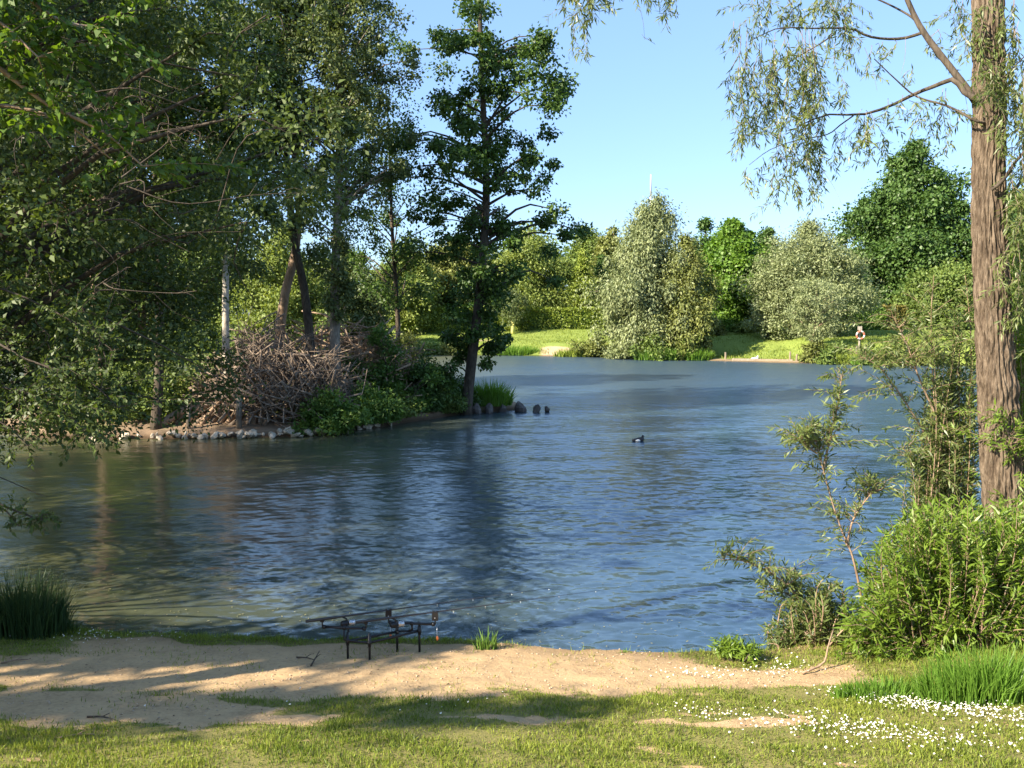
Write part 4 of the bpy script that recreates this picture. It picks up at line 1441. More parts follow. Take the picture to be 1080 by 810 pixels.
LB = [
    limb([(1036, 118, 9.6), (1022, 97, 9.5), (1003, 72, 9.3), (974, 34, 9.1), (957, 0, 9.0), (938, -50, 8.9), (890, -110, 8.8)], .062, .03),
    limb([(1034, 106, 9.5), (1018, 98, 9.4), (1006, 84, 9.3), (988, 90, 9.2), (967, 98, 9.1), (938, 112, 9.0), (908, 121, 8.9), (872, 121, 8.8), (840, 134, 8.8)], .048, .008),
    limb([(1040, 130, 9.5), (1028, 127, 9.4), (1000, 112, 9.2), (967, 102, 9.0), (945, 84, 8.9), (922, 62, 8.8)], .022, .007),
    limb([(974, 34, 9.1), (955, 40, 9.1), (935, 41, 9.1), (915, 38, 9.0), (896, 30, 9.0), (860, 30, 9.0), (820, 30, 8.9), (790, 44, 8.9)], .028, .006),
    limb([(988, 54, 9.2), (968, 24, 9.4), (948, 10, 9.5), (915, -5, 9.6), (870, -20, 9.6)], .024, .008),
    limb([(880, 36, 9.0), (862, 48, 8.9), (838, 62, 8.9), (815, 78, 8.9), (798, 88, 8.9)], .012, .004),
    limb([(900, 122, 8.9), (886, 132, 8.9), (872, 142, 8.9), (840, 148, 8.9), (812, 158, 8.9), (790, 174, 8.9)], .012, .004),
    limb([(890, -110, 8.8), (820, -80, 8.6), (740, -60, 8.5), (660, -50, 8.4), (600, -40, 8.4)], .03, .008),
    limb([(940, -60, 8.9), (880, -50, 9.2), (820, -30, 9.3), (770, -10, 9.3)], .022, .006),
    limb([(1046, 200, 9.4), (1058, 190, 9.3), (1070, 172, 9.2), (1090, 150, 9.1), (1120, 120, 9.0)], .03, .014),
    limb([(1052, 206, 9.6), (1064, 206, 9.7), (1078, 190, 9.8), (1100, 160, 9.9)], .035, .02),
    limb([(1030, 120, 9.35), (1040, 100, 9.3), (1056, 84, 9.3), (1078, 62, 9.2), (1110, 30, 9.2)], .014, .008),
    limb([(1044, -60, 9.6), (1070, -90, 9.5), (1110, -80, 9.3)], .05, .02),
]


def strand(px, py0, py1, Y, r=.004, L=.085, W=.0165, sway=.07):
    p0, p1 = at(px, py0, Y), at(px + rng.normal() * 4, py1, Y)
    m1 = p0 * .66 + p1 * .34 + rng.normal(size=3) * sway * .6
    m2 = p0 * .33 + p1 * .67 + rng.normal(size=3) * sway
    q = lf.twig([p0, m1, m2, p1], r, .0015, 10, 3)
    ln = abs(p0[2] - p1[2])
    lf.leaves(q, .0165, L, W, .12, .85, .4)
    for _ in range(int(ln / .17)):
        a = q[rng.integers(2, 9)]
        e = a + np.array((rng.normal() * .15, rng.normal() * .12, -.06 - .16 * rng.random()))
        k = lf.twig([a, (a + e) / 2 + (0, 0, .03), e], .0025, .001, 5, 3)
        lf.leaves(k, .017, L, W, 0, .8, .4)


ST = [(786, 30, 215, 7), (797, 40, 120, 5), (806, 60, 130, 4), (820, 30, 165, 7), (831, 140, 222, 4), (843, 30, 110, 6), (856, 30, 236, 9), (866, 44, 150, 5), (870, 120, 205, 4),
      (884, 0, 74, 6), (905, 118, 180, 5), (912, 112, 150, 4), (925, 44, 72, 3), (942, 40, 60, 2), (944, 100, 142, 3), (925, 116, 178, 3), (969, 70, 92, 3), (975, 108, 138, 3), (997, 92, 166, 4),
      (780, 20, 60, 4), (830, -10, 40, 6), (860, -20, 40, 6), (890, -20, 30, 5), (800, -20, 40, 5), (815, 158, 200, 3), (795, 170, 208, 3), (950, 100, 120, 2), (985, 30, 60, 2),
      (603, -40, 14, 5), (612, -40, 40, 4), (618, -40, 62, 4), (590, -40, 20, 3), (632, -40, 22, 3), (642, -40, 22, 2), (670, -40, 12, 3), (692, -40, 8, 4), (704, -40, 26, 4), (625, -40, 10, 3),
      (1035, 20, 110, 6), (1042, 60, 118, 5), (1028, 0, 60, 4), (1058, -20, 60, 5), (1070, 20, 130, 8), (1078, 60, 200, 9), (1066, 110, 170, 5), (1074, 150, 290, 8), (1082, 240, 380, 8), (1066, 250, 330, 4), (1010, -20, 40, 4), (1000, 10, 50, 3),
      (1090, 100, 300, 8)]
for x, y0, y1, nst in ST:
    for _ in range(max(2, int(nst * .85))):
        f = rng.random()
        yy0 = y0 + (y1 - y0) * .45 * f * rng.random()
        Yd = (9.3 if x > 1050 else 9.25 if x > 1020 else 9.4 if x < 720 else 9.95) + rng.normal() * .14
        strand(x + rng.normal() * 8, yy0, y1 - (y1 - yy0) * .45 * rng.random(), Yd)
# bare whips
for x0, y0, x1, y1 in [(672, 0, 680, 42), (868, 180, 888, 216), (997, 106, 1003, 145), (955, 40, 950, 80), (912, 50, 925, 96), (1018, 100, 1020, 140)]:
    lf.twig([at(x0, y0, 9.8), at((x0 + x1) / 2 + 2, (y0 + y1) / 2, 9.8), at(x1, y1, 9.8)], .003, .0012, 6, 3)
k = lf.twig([at(677, 36, 8.4), at(681, 41, 8.4), at(688, 43, 8.4)], .002, .001, 5, 3)
lf.leaves(k, .02, .07, .014)
lo = limbs.build("limbs", BK['dark'])
lo.data.transform(__import__('mathutils').Matrix.Translation(-Vector(wbase.tolist())))
lo.parent = wil
lf.build(wil, BK['twig'], LM['willow'])


# ------------------------------------------------------------------ willow scrub under it
def in_poly(rng, P):
    P = np.asarray(P, float)
    while True:
        x, y = rng.uniform(P[:, 0].min(), P[:, 0].max()), rng.uniform(P[:, 1].min(), P[:, 1].max())
        c = False
        for a, b in zip(P, np.roll(P, -1, 0)):
            if (a[1] > y) != (b[1] > y) and x < (b[0] - a[0]) * (y - a[1]) / (b[1] - a[1]) + a[0]:
                c = not c
        if c:
            return x, y


def scrub(name, label, foot, outline, Y, n, L, W, lm, seed, step=.022, spread=.35, droop=.1, bark='brown', start=.3, r=.008):
    root = thing(name, label, "shrub", (foot[0], foot[1], float(near_z(foot[0], foot[1]))))
    lf = Leafy(seed)
    g = lf.rng
    for _ in range(n):
        px, py = in_poly(g, outline)
        Yd = g.uniform(*Y)
        tip = at(px, py, Yd)
        zb = float(near_z(tip[0], Yd))
        tip[2] = max(tip[2], zb + .08)
        b = np.array((foot[0] + (tip[0] - foot[0]) * .55 + g.normal() * spread * .3, foot[1] + (Yd - foot[1]) * .5 + g.normal() * spread * .2, 0))
        b[2] = max(float(near_z(b[0], b[1])), 0) - .03
        m = b * .45 + tip * .55 + g.normal(size=3) * .07 + np.array((0, 0, .1))
        q = lf.twig([b, m, tip], r * (.5 + g.random()), .0015, 8, 4)
        lf.leaves(q, step, L, W, start, .8, droop)
    lf.build(root, BK[bark], lm, "stem")
    return root, lf


scrub("willow_shrub", "dense bright green willow scrub with long narrow leaves around the near willow's foot", (4.7, 8.75),
      [(888, 724), (880, 690), (890, 635), (905, 590), (930, 555), (960, 530), (1000, 520), (1040, 530), (1110, 515), (1110, 720)], (7.9, 9.5), 1000, .098, .020, LM['shrub'], 401, .017)
scrub("willow_shrub", "low darker willow scrub at the water's edge left of the bright green scrub", (3.2, 8.85),
      [(806, 690), (812, 650), (840, 628), (880, 600), (905, 640), (900, 705), (850, 700)], (8.6, 9.3), 150, .10, .021, LM['willow'], 402, .016, start=.2)


scrub("willow_shrub", "darker leafy willow scrub filling the gap just left of the near willow trunk", (5.1, 10.1),
      [(946, 545), (955, 480), (970, 410), (985, 350), (1008, 330), (1026, 360), (1032, 545)], (10.0, 10.7), 150, .095, .019, LM['willow'], 403, .017, start=.35)
scrub("willow_shrub", "leafy willow scrub rising at the photo's right edge behind the near willow trunk", (6.2, 10.2),
      [(1058, 560), (1060, 400), (1066, 260), (1090, 220), (1125, 240), (1125, 560)], (10.0, 10.8), 190, .095, .019, LM['shrub'], 404, .017, start=.3)


def shoots(name, label, foot, mains, lm, seed, L=.088, W=.018, bark='brown', side=.3, step=.014, r0=.014, ns=12, leaf0=.25):
    """a sapling: a few long bare shoots given by pixel, each with leafy side sprays"""
    z = float(near_z(foot[0], foot[1]))
    root = thing(name, label, "sapling", (foot[0], foot[1], z))
    lf = Leafy(seed)
    g = lf.rng
    for pix in mains:
        pts = [at(x, y, Y) for x, y, Y in pix]
        q = lf.twig(pts, r0, .003, 18, 6)
        lf.leaves(q, step * 1.3, L, W, .45)
        for _ in range(ns):
            u = leaf0 + (1 - leaf0) * g.random()
            a = q[int(u * 17)]
            e = a + g.normal(size=3) * np.array((1, .7, .45)) * side * (1.15 - u * .6) + np.array((0, 0, .1))
            k = lf.twig([a, (a + e) / 2 + (0, 0, .04), e], .004, .0012, 6, 3)
            lf.leaves(k, step, L, W, .15, .8, .25)
    lf.build(root, BK[bark], lm, "stem")
    return root


shoots("willow_sapling", "arching willow shoot reaching out over the water, lowest and farthest left", (3.35, 8.95),
       [[(868, 670, 8.95), (840, 628, 8.9), (815, 606, 8.8), (785, 592, 8.8), (757, 590, 8.8)], [(866, 672, 8.95), (845, 640, 9), (826, 625, 9), (800, 625, 9)]], LM['willow'], 411, side=.24, ns=42)
shoots("willow_sapling", "slim pale willow shoot leaning left over the pond", (3.75, 9.0),
       [[(912, 650, 8.9), (900, 590, 8.9), (886, 555, 8.9), (872, 510, 8.85), (862, 470, 8.8), (852, 448, 8.8)], [(893, 575, 8.9), (900, 548, 8.9), (918, 522, 8.9), (932, 515, 8.9)],
        [(868, 495, 8.85), (876, 460, 8.8), (884, 425, 8.8), (888, 395, 8.8)], [(862, 478, 8.8), (850, 470, 8.8), (843, 462, 8.8)]], LM['willow'], 412, side=.22, ns=40)
shoots("willow_sapling", "tall straight willow shoots just left of the near willow trunk", (5.2, 10.0),
       [[(1018, 600, 10.1), (1004, 520, 10.1), (992, 470, 10.1), (985, 420, 10.1), (982, 340, 10.1), (985, 290, 10.1)], [(1000, 500, 10.2), (965, 440, 10.1), (930, 390, 10), (905, 375, 10)],
        [(1010, 560, 10.2), (1008, 470, 10.3), (1012, 400, 10.3), (1010, 330, 10.3)], [(988, 440, 10.1), (970, 400, 10.0), (955, 360, 10.0), (940, 330, 10.0)],
        [(1005, 520, 10.2), (990, 500, 10.2), (968, 490, 10.2), (950, 470, 10.2)], [(1020, 540, 10.3), (1022, 450, 10.4), (1024, 360, 10.4), (1018, 290, 10.4)]], LM['willow'], 413, .085, .017, side=.38, ns=42)
shoots("willow_sapling", "leafy willow shoots rising behind the right side of the near willow trunk", (5.9, 10.1),
       [[(1075, 600, 10), (1072, 500, 10), (1070, 400, 10), (1074, 300, 10), (1068, 230, 10)], [(1090, 600, 10), (1092, 480, 10.2), (1084, 380, 10.2), (1086, 280, 10.2)],
        [(1062, 600, 10.2), (1066, 540, 10.2), (1078, 440, 10.2), (1090, 360, 10.2)], [(1100, 560, 9.8), (1088, 520, 9.6), (1070, 480, 9.4), (1058, 440, 9.35)]], LM['shrub'], 414, side=.42, ns=55)
b = ground_hits([775], [697])[0]
bush("shrub", "small leafy tuft at the water's edge left of the willow scrub", "shrub", b, (.2, .14, .2), LM['shrub'], 415, 16, .07, 60, .07, .016, stems=True)
# dead curved branch at the scrub's foot
p = [ground_hits([x], [y])[0] for x, y in ((846, 712), (868, 706), (874, 690))]
mb = MB()
mb.tube(spline([p[0] + (0, 0, .02), p[1] + (0, 0, .06), p[1] + (.06, .05, .2), p[2] + (.05, 0, .28)], 9), np.linspace(.012, .006, 9), 6)
tag(mb.build("dead_branch", BK['tan_twig'], origin=p[0]), "bare curved branch on the ground at the left foot of the willow scrub", "branch")
for k, (px, py, sp_, n, h, lab) in enumerate([(1040, 738, (.55, .22), 1500, .52, "tall bright grass in front of the willow scrub at the lower right corner"),
                                              (930, 735, (.42, .16), 700, .22, "short bright grass fringe below the middle of the willow scrub")]):
    b = ground_hits([px], [py])[0]
    blade_plant("tall_grass", lab, "grass", b, n, sp_, h, .012, LM['tallgrass'], 420 + k, .25, kind='stuff', zf=near_z)

# ------------------------------------------------------------------ near bank: tussock, tufts, grass, daisies
b = ground_hits([18], [668])[0]
blade_plant("rush_tussock", "dark clump of upright rushes at the left end of the near bank", "rushes", b, 1500, (.55, .3), .78, .012, LM['reed'], 430, .16)
b = ground_hits([60], [668])[0]
blade_plant("rush_tussock", "smaller lower rush clump to the right of the tall dark rushes", "rushes", b, 350, (.2, .14), .28, .01, LM['reed'], 431, .3)
b = ground_hits([201], [669])[0]
blade_plant("waterside_plant", "broad-leaved green plant on the grassy bank edge left of the rod stand", "plant", b, 46, (.09, .06), .24, .035, LM['nettle'], 432, .55)
b = ground_hits([512], [684])[0]
blade_plant("waterside_plant", "upright leafy plant on the bank edge right of the rod stand", "plant", b, 46, (.12, .05), .27, .022, LM['nettle'], 433, .3)
b = ground_hits([660], [688])[0]
blade_plant("waterside_plant", "tiny grass tuft on the sandy edge midway along the near shore", "plant", b, 30, (.09, .03), .07, .01, LM['tallgrass'], 434, .5)

rng = np.random.default_rng(500)
n = 640000
X, Yv = rng.uniform(-10, 11, n), rng.uniform(4.7, 10.2, n)
g = grass_amount(X, Yv)
tuft = fbm(X * 3.1, Yv * 3.7, 11)
keep = (rng.random(n) < np.maximum(g * (.62 + .5 * tuft), .10 * np.clip(tuft, 0, 1) + .16 * (g > .02) * np.clip(tuft + .1, 0, 1))) & (Yv < near_shore(X) - .02)
X, Yv, tuft = X[keep], Yv[keep], tuft[keep]
hh = .034 * (1 + .95 * tuft) * np.where(near_shore(X) - Yv < .35, 1.7, 1.0) * np.where(X > 3.3, 1.3, 1)
V = blades(rng, np.stack([X, Yv, near_z(X, Yv) - .004], 1), np.maximum(hh, .012), .0062, .75, .45)
turf_o = new_obj("turf", leaf_mesh("turf", V), None, (LM['grass'],))
tag(turf_o, "short patchy grass on the near bank", "grass", kind='stuff')
# gravel crumbs on the path
n = 5000
X, Yv = rng.uniform(-5.5, 4, n), rng.uniform(6.2, 8.9, n)
keep = (grass_amount(X, Yv) < .5) & (Yv < near_shore(X) - .1)
X, Yv = X[keep], Yv[keep]
n = len(X)
s = .004 + .009 * rng.random(n) ** 4
oct_ = np.array([(1, 0, 0), (0, 1, 0), (-1, 0, 0), (0, -1, 0), (0, 0, .7), (0, 0, -.7)], float)
V = (oct_[None] * s[:, None, None] * (1 + .3 * rng.normal(size=(n, 6, 1))) + np.stack([X, Yv, near_z(X, Yv) + s * .3], 1)[:, None]).reshape(-1, 3)
fo = np.array([(0, 1, 4), (1, 2, 4), (2, 3, 4), (3, 0, 4), (1, 0, 5), (2, 1, 5), (3, 2, 5), (0, 3, 5)])
F = (np.arange(n)[:, None, None] * 6 + fo[None]).reshape(-1, 3)
tag(new_obj("gravel", mesh_np("gravel", V, F), None, (plain_mat("gravel_stone", (.42, .32, .22), .9, 0, .35, 40),)), "loose crumbs of gravel on the sandy path", "gravel", kind='stuff')

n = 420
X = rng.uniform(-5.5, 3.5, n)
Yv = near_shore(X) + .08 + rng.exponential(1.3, n)
a = rng.random(n) * 6.283
V = leaf_geo(np.stack([X, Yv, np.full(n, .012)], 1), np.stack([np.cos(a), np.sin(a), np.zeros(n)], 1), np.stack([rng.normal(size=n) * .1, rng.normal(size=n) * .1, np.ones(n)], 1), .035 * (.4 + rng.random(n)), .016 * (.4 + rng.random(n)), .05)
tag(new_obj("floating_leaves", leaf_mesh("floating_leaves", V), None, (plain_mat("floating_leaf", (.22, .2, .09), .6, 0, .5, 3),)), "small leaves and bits drifting on the water along the near bank", "floating leaves", kind='stuff')
# fallen leaves and straw on the path
n = 900
X, Yv = rng.uniform(-5.5, 4, n), rng.uniform(5.8, 9.0, n)
keep = Yv < near_shore(X) - .1
X, Yv = X[keep], Yv[keep]
n = len(X)
a = rng.random(n) * 6.283
V = leaf_geo(np.stack([X, Yv, near_z(X, Yv) + .006], 1), np.stack([np.cos(a), np.sin(a), .15 * rng.normal(size=n)], 1), np.stack([rng.normal(size=n) * .3, rng.normal(size=n) * .3, np.ones(n)], 1), .03 * (.4 + rng.random(n)), .012 * (.3 + rng.random(n)))
tag(new_obj("leaf_litter", leaf_mesh("leaf_litter", V), None, (plain_mat("dry_leaf", (.17, .105, .055), .8, 0, .5, 3),)), "fallen brown leaves and straw strewn over the sandy path", "leaf litter", kind='stuff')

# daisies
DZ = []


def scatter_px(n, cx, cy, sx, sy, tilt=0.0):
    u, v = rng.normal(size=n) * sx, rng.normal(size=n) * sy
    DZ.append(np.stack([cx + u, cy + v + tilt * u], 1))


scatter_px(420, 955, 741, 46, 4, .11)
scatter_px(210, 1035, 754, 40, 6, .12)
scatter_px(200, 870, 768, 60, 7, .10)
scatter_px(130, 930, 775, 55, 7, .15)
scatter_px(45, 1030, 782, 45, 9, .1)
scatter_px(60, 820, 706, 18, 5, 0)
scatter_px(60, 735, 713, 28, 4, 0)
scatter_px(50, 740, 753, 34, 4, .15)
scatter_px(25, 960, 795, 80, 10, 0)
scatter_px(110, 40, 668, 40, 5, 0)
scatter_px(60, 105, 672, 26, 4, 0)
scatter_px(26, 195, 670, 22, 3, 0)
scatter_px(16, 430, 742, 160, 8, 0)
D = np.concatenate(DZ)
D = D[(D[:, 0] > -20) & (D[:, 0] < 1100)]
P = ground_hits(D[:, 0], D[:, 1])
P = P[(near_shore(P[:, 0]) - P[:, 1]) > .06]
n = len(P)
hgt = .012 + .04 * rng.random(n)
r = np.where(P[:, 0] < -2,   .0062, .0070) * (.5 + .95 * rng.random(n))
a = np.arange(8) * math.pi / 4
up = unit(np.stack([rng.normal(size=n) * .3 - .25, rng.normal(size=n) * .3 - .3, np.ones(n)], 1))
e1 = unit(np.cross(up, np.array((0, 1.0, 0))))
e2 = np.cross(up, e1)
c = P + np.array((0, 0, 1)) * hgt[:, None]
ringv = c[:, None] + r[:, None, None] * (np.cos(a)[None, :, None] * e1[:, None] + np.sin(a)[None, :, None] * e2[:, None]) * np.where(np.arange(8) % 2, 1.0, .82)[None, :, None]
topv = (c + up * (r * .35)[:, None])[:, None]
V = np.concatenate([ringv, topv], 1).reshape(-1, 3)
F = (np.arange(n)[:, None, None] * 9 + np.array([(k, (k + 1) % 8, 8) for k in range(8)])[None]).reshape(-1, 3)
petal = plain_mat("daisy_petal", (.80, .78, .72), .7, 0, .04)
tag(new_obj("daisies", mesh_np("daisies", V, F), None, (petal,)), "white daisies scattered through the turf in drifts", "daisies", kind='stuff')
ev = c[:, None] + up[:, None] * (r * .38)[:, None, None] + (r * .32)[:, None, None] * (np.cos(a)[None, :, None] * e1[:, None] + np.sin(a)[None, :, None] * e2[:, None])
V = ev.reshape(-1, 3)
tag(new_obj("daisy_centres", mesh_np("daisy_centres", V, np.arange(len(V)).reshape(-1, 8)), None, (plain_mat("daisy_yellow", (.55, .38, .04), .7),)), "yellow centres of the white daisies", "daisies", kind='stuff')
V = leaf_geo(P, up, rng.normal(size=(n, 3)), hgt * 1.05, .003)
tag(new_obj("daisy_stalks", leaf_mesh("daisy_stalks", V), None, (LM['grass'],)), "thin green stalks carrying the white daisies", "daisies", kind='stuff')

# sticks lying on the path
for k, (pa, pb, h, lab) in enumerate([((313, 694), (331, 701), .05, "bent dark twig lying left of the rod stand"), ((328, 703), (337, 694), .07, "short dark twig sticking up left of the rod stand"),
                                      ((92, 757), (122, 762), .02, "dark stick lying on the bare soil at the left"), ((60, 780), (100, 776), .012, "thin stick on the bare patch near the lower left corner"),
                                      ((1, 700), (30, 697), .015, "pale stick at the left end of the sandy path")]):
    a_, b_ = ground_hits([pa[0]], [pa[1]])[0], ground_hits([pb[0]], [pb[1]])[0]
    mb = MB()
    mb.tube(spline([a_ + (0, 0, .008), (a_ + b_) / 2 + (0, .02, h * .4 + .01), b_ + (0, 0, h)], 7), np.linspace(.009, .004, 7), 5)
    m_ = (a_ + b_) / 2
    mb.tube(spline([m_ + (0, .02, h * .4 + .01), m_ + (.05, .03, h * .6 + .03)], 4), np.linspace(.005, .002, 4), 4)
    tag(mb.build("stick", BK['dark'] if k < 3 else BK['tan_twig'], origin=a_), lab, "stick")

# ------------------------------------------------------------------ carp rod stand with two rods
black = plain_mat("black_alloy", (.018, .018, .02), .38, .3)
blank = plain_mat("carbon_blank", (.03, .028, .03), .3)
steel = plain_mat("steel", (.55, .55, .56), .28, .9)
cork = plain_mat("grip_foam", (.03, .028, .027), .8)
orange = plain_mat("orange_bobbin", (.75, .2, .05), .5)
L1, L2 = at(367, 701, 8.16), at(390, 703, 8.12)
R1, R2 = at(419, 692, 8.42), at(442.5, 691, 8.44)
feet = [L1, L2, R1, R2]
for f in feet:
    f[2] = float(near_z(f[0], f[1]))
cen = sum(feet) / 4
pod = thing("rod_stand", "low black four-legged rod stand on the sandy near bank", "rod stand", cen)
heads = []
for f in feet:
    m = MB()
    t = np.array((f[0], f[1], cen[2] + .285))
    m.tube([f - cen - (0, 0, .03), t - cen], .0115, 8)
    m.tube([t - cen - (0, 0, .13), t - cen - (0, 0, .04)], .017, 8)
    m.tube([t - cen - (0, 0, .105), t - cen - (0, 0, .075)], .023, 8)
    m.build("leg", black, pod)
    heads.append(t - (0, 0, .09))
for a_, b_ in ((0, 2), (1, 3)):
    m = MB()
    m.tube([heads[a_] - cen, heads[b_] - cen], .0125, 8)
    mid = (heads[a_] + heads[b_]) / 2 - cen
    vv = unit(heads[b_] - heads[a_])
    m.tube([mid - vv * .06, mid + vv * .06], .017, 8)
    m.build("side_rail", black, pod)
bars = []
for (a_, b_), (pxa, pxb, py, Y) in (((0, 1), (340, 386, 662, 8.16)), ((2, 3), (410, 459, 657.5, 8.44))):
    m = MB()
    m.tube([heads[a_] - cen, heads[b_] - cen], .0115, 8)
    m.build("cross_bar", black, pod)
    pa, pb = at(pxa, py - 1, Y), at(pxb, py + 1, Y - .03)
    hm = (heads[a_] + heads[b_]) / 2
    bm2 = (pa + pb) / 2
    m = MB()
    m.tube([hm - cen, np.array((bm2[0], bm2[1], hm[2])) - cen + (0, 0, .02), bm2 - cen], [.012, .012, .011], 8)
    m.build("upright", black, pod)
    m = MB()
    m.tube([pa - cen, pb - cen], .014, 8)
    for u in (.04, .5, .96):
        c_ = pa * (1 - u) + pb * u - cen
        m.tube([c_ - (.014, 0, 0), c_ + (.014, 0, 0)], .021, 8)
    m.build("buzz_bar", black, pod)
    bars.append((pa, pb))
rods = []
for k, (rear, front) in enumerate(((bars[0][0], bars[1][0]), (bars[0][1], bars[1][1]))):
    top = front + (0, 0, .115)
    m = MB()
    m.tube([front - cen, front + (0, 0, .06) - cen], .007, 8)
    m.box(front + (0, 0, .085) - cen, (.06, .035, .085))
    m.box(front + (-.018, 0, .128) - cen, (.009, .028, .03))
    m.box(front + (.018, 0, .128) - cen, (.009, .028, .03))
    al = m.build("bite_alarm", black, pod, smooth=False)
    m = MB()
    m.tube([front + (0, -.017, .07) - cen, front + (0, -.019, .07) - cen], .006, 8)
    m.build("speaker_disc", steel, al)
    m = MB()
    m.tube([rear - cen, rear + (0, 0, .05) - cen], .007, 8)
    m.box(rear + (0, 0, .058) - cen, (.04, .03, .016))
    m.build("rear_rest", black, pod, smooth=False)
    m = MB()
    h0 = front + (.02, -.02, -.02) - cen
    m.tube(spline([h0, h0 + (.0, -.02, -.05), h0 + (.005, -.03, -.09)], 5), .003, 5)
    m.tube([h0 + (.005, -.03, -.085), h0 + (.005, -.03, -.1), h0 + (.005, -.03, -.125)], [.009, .014, .008], 8, 1)
    m.build("bobbin", (steel, orange), pod)
    # the rod
    pr_, pf_ = rear + (0, 0, .076), front + (0, 0, .128)
    dv = unit(pf_ - pr_)
    butt = pr_ - dv * (.16 if k == 0 else .10)
    rod = thing("fishing_rod", ["black fishing rod lying across the left side of the rod stand" if k == 0 else "black fishing rod lying across the right side of the rod stand"][0], "fishing rod", butt, "fishing rods on the rod stand")
    m = MB()
    s_ = np.array([0, .3, .31, .62, .63, 1.2, 2.2, 3.1])
    m.tube(dv[None] * s_[:, None], [.015, .015, .011, .011, .0085, .0055, .0022, .0009], 8)
    m.build("blank", blank, rod)
    m = MB()
    m.tube([dv * .0, dv * .26], .0145, 8)
    m.build("handle", cork, rod)
    for u, rr_ in ((1.0, .017), (1.35, .013), (1.75, .010), (2.2, .008), (2.65, .006)):
        A = np.linspace(0, 2 * math.pi, 13)
        ax1 = unit(np.cross(dv, (0, 0, 1)))
        ax2 = np.cross(ax1, dv)
        m = MB()
        cc = dv * u - ax2 * (rr_ + .006)
        m.tube(cc + rr_ * (np.cos(A)[:, None] * ax1 + np.sin(A)[:, None] * ax2), .0022, 5)
        m.build("line_guide", steel, rod)
    ax1 = unit(np.cross(dv, (0, 0, 1)))
    ax2 = np.cross(ax1, dv)
    rc = dv * .40 - ax2 * .075
    m = MB()
    m.tube([dv * .36 - ax2 * .006, dv * .40 - ax2 * .03, rc], [.008, .009, .016], 8)
    m.tube([rc - dv * .06, rc - dv * .045, rc + dv * .0, rc + dv * .02], [.014, .03, .032, .02], 12)
    reel = m.build("reel", black, rod)
    m = MB()
    m.tube([rc + dv * .02, rc + dv * .03, rc + dv * .034, rc + dv * .07, rc + dv * .075, rc + dv * .085], [.02, .036, .028, .027, .035, .018], 14)
    m.build("spool", steel, reel)
    m = MB()
    m.tube(spline([rc, rc + ax1 * .05, rc + ax1 * .055 - ax2 * .05], 5), .0045, 6)
    m.tube([rc + ax1 * .05 - ax2 * .05, rc + ax1 * .09 - ax2 * .052], .011, 8)
    m.build("crank_handle", black, reel)
    m = MB()
    A = np.linspace(-.3, math.pi + .3, 10)
    m.tube(rc + dv * .05 + .045 * (np.cos(A)[:, None] * ax1 + np.sin(A)[:, None] * dv * .8), .0025, 5)
    m.build("bail_arm", steel, reel)

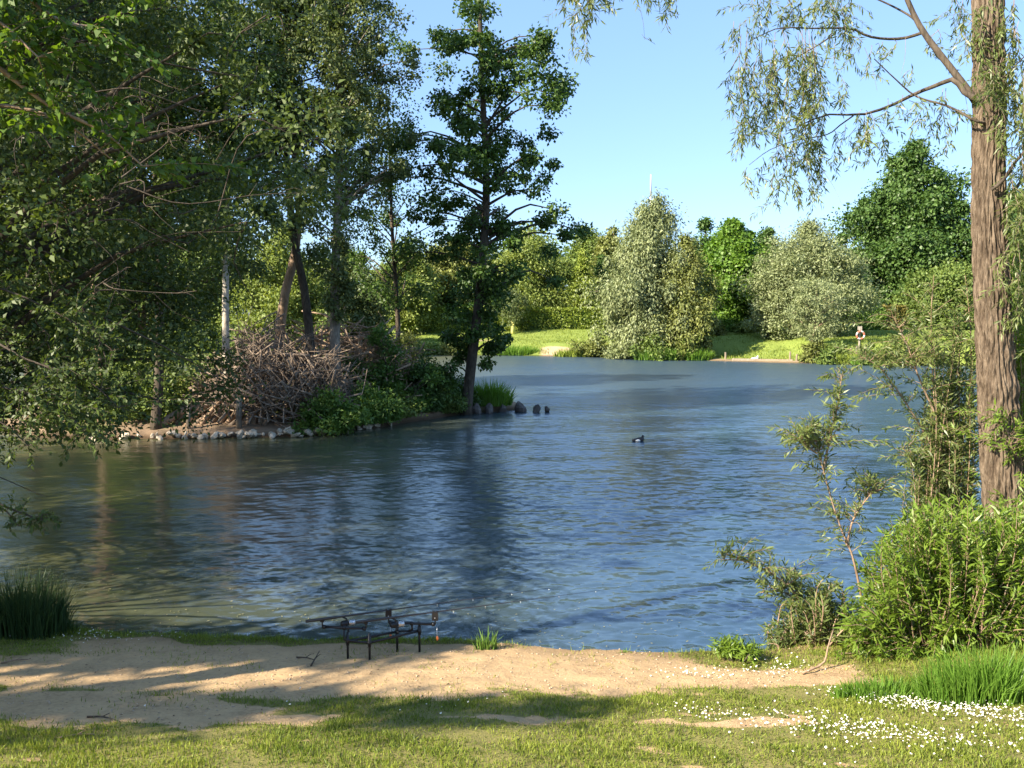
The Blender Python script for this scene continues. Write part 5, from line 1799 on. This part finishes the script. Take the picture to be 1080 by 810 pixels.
# ------------------------------------------------------------------ nearest branches at the left
nb = np.array((-6.4, 5.2, float(near_z(-6.4, 5.2))))
nt = thing("maple_tree", "nearest tree, its broad bright leaves hanging into the top left corner", "tree", nb)
mb = MB()
mb.tube(spline([(0, 0, -.3), (.05, .1, 2), (.25, .1, 4.2), (.3, .1, 6.5), (.4, 0, 8)], 14), np.linspace(.2, .05, 14), 10)
mb.build("trunk", BK['brown'], nt)
lf = Leafy(601)
g = lf.rng
for pix, nn in [([(-90, 40, 5.7), (-20, 60, 5.8), (50, 110, 5.9), (110, 140, 6), (150, 175, 6.1)], 22), ([(-90, -30, 5.5), (0, -20, 5.6), (60, 20, 5.7), (110, 30, 5.8)], 34),
                ([(-80, -90, 5.6), (20, -60, 5.8), (120, -30, 5.9), (200, -10, 6)], 9), ([(-90, 120, 6), (-20, 110, 6.1), (60, 125, 6.2), (120, 170, 6.3)], 14), ([(-90, 20, 5.4), (-10, 20, 5.5), (40, 60, 5.5)], 22)]:
    q = lf.twig([nb + np.array((.25, .1, 4.4))] + [at(*p_) for p_ in pix], .03, .005, 16, 5)
    for _ in range(nn):
        a_ = q[g.integers(4, 16)]
        e = a_ + g.normal(size=3) * np.array((.28, .25, .16)) + (.05, 0, -.04)
        k = lf.twig([a_, (a_ + e) / 2 + (0, 0, .03), e], .004, .0015, 6, 3)
        lf.leaves(k, .012, .062, .045, .1, .9, .35)
lf.build(nt, BK['brown'], LM['bright'], "branch")

nb = np.array((-8.6, 8.4, float(near_z(-8.6, 8.4))))
nt = thing("willow_bush", "dark leafy bush on the left bank trailing branches low over the water", "shrub", nb)
lf = Leafy(602)
g = lf.rng
for pix, nn, jit in [([(-150, 420, 8.4), (-60, 400, 8.2), (10, 410, 8.1), (60, 430, 8.1), (100, 462, 8.1)], 60, .26), ([(-150, 380, 8.6), (-40, 350, 8.4), (30, 380, 8.3), (90, 400, 8.3), (125, 430, 8.3)], 60, .28),
                     ([(-140, 470, 8.4), (-50, 430, 8.2), (0, 445, 8.1), (30, 470, 8.1)], 40, .2), ([(-150, 500, 8.2), (-60, 510, 8.0), (-10, 528, 8.0), (28, 543, 8.0), (48, 548, 8.0)], 22, .1),
                     ([(-120, 540, 8.2), (-40, 530, 8.1), (0, 535, 8.0), (20, 555, 8.0)], 14, .08), ([(-150, 330, 8.6), (-30, 300, 8.6), (60, 330, 8.6), (120, 370, 8.6)], 50, .3)]:
    q = lf.twig([nb + np.array((0, 0, .9))] + [at(*p_) for p_ in pix], .022, .004, 18, 5)
    for _ in range(nn):
        a_ = q[g.integers(6, 18)]
        e = a_ + g.normal(size=3) * np.array((1, .9, .7)) * jit + (.03, 0, -.03)
        k = lf.twig([a_, (a_ + e) / 2 + (0, 0, .03), e], .004, .0015, 6, 3)
        lf.leaves(k, .014, .06, .028, .1, .9, .3)
lf.mb.tube(spline([nb + (0, 0, -.3), nb + (.02, 0, .5), nb + (0, 0, 1.2)], 6), np.linspace(.09, .05, 6), 8)
lf.build(nt, BK['dark'], LM['overhang'], "stem")
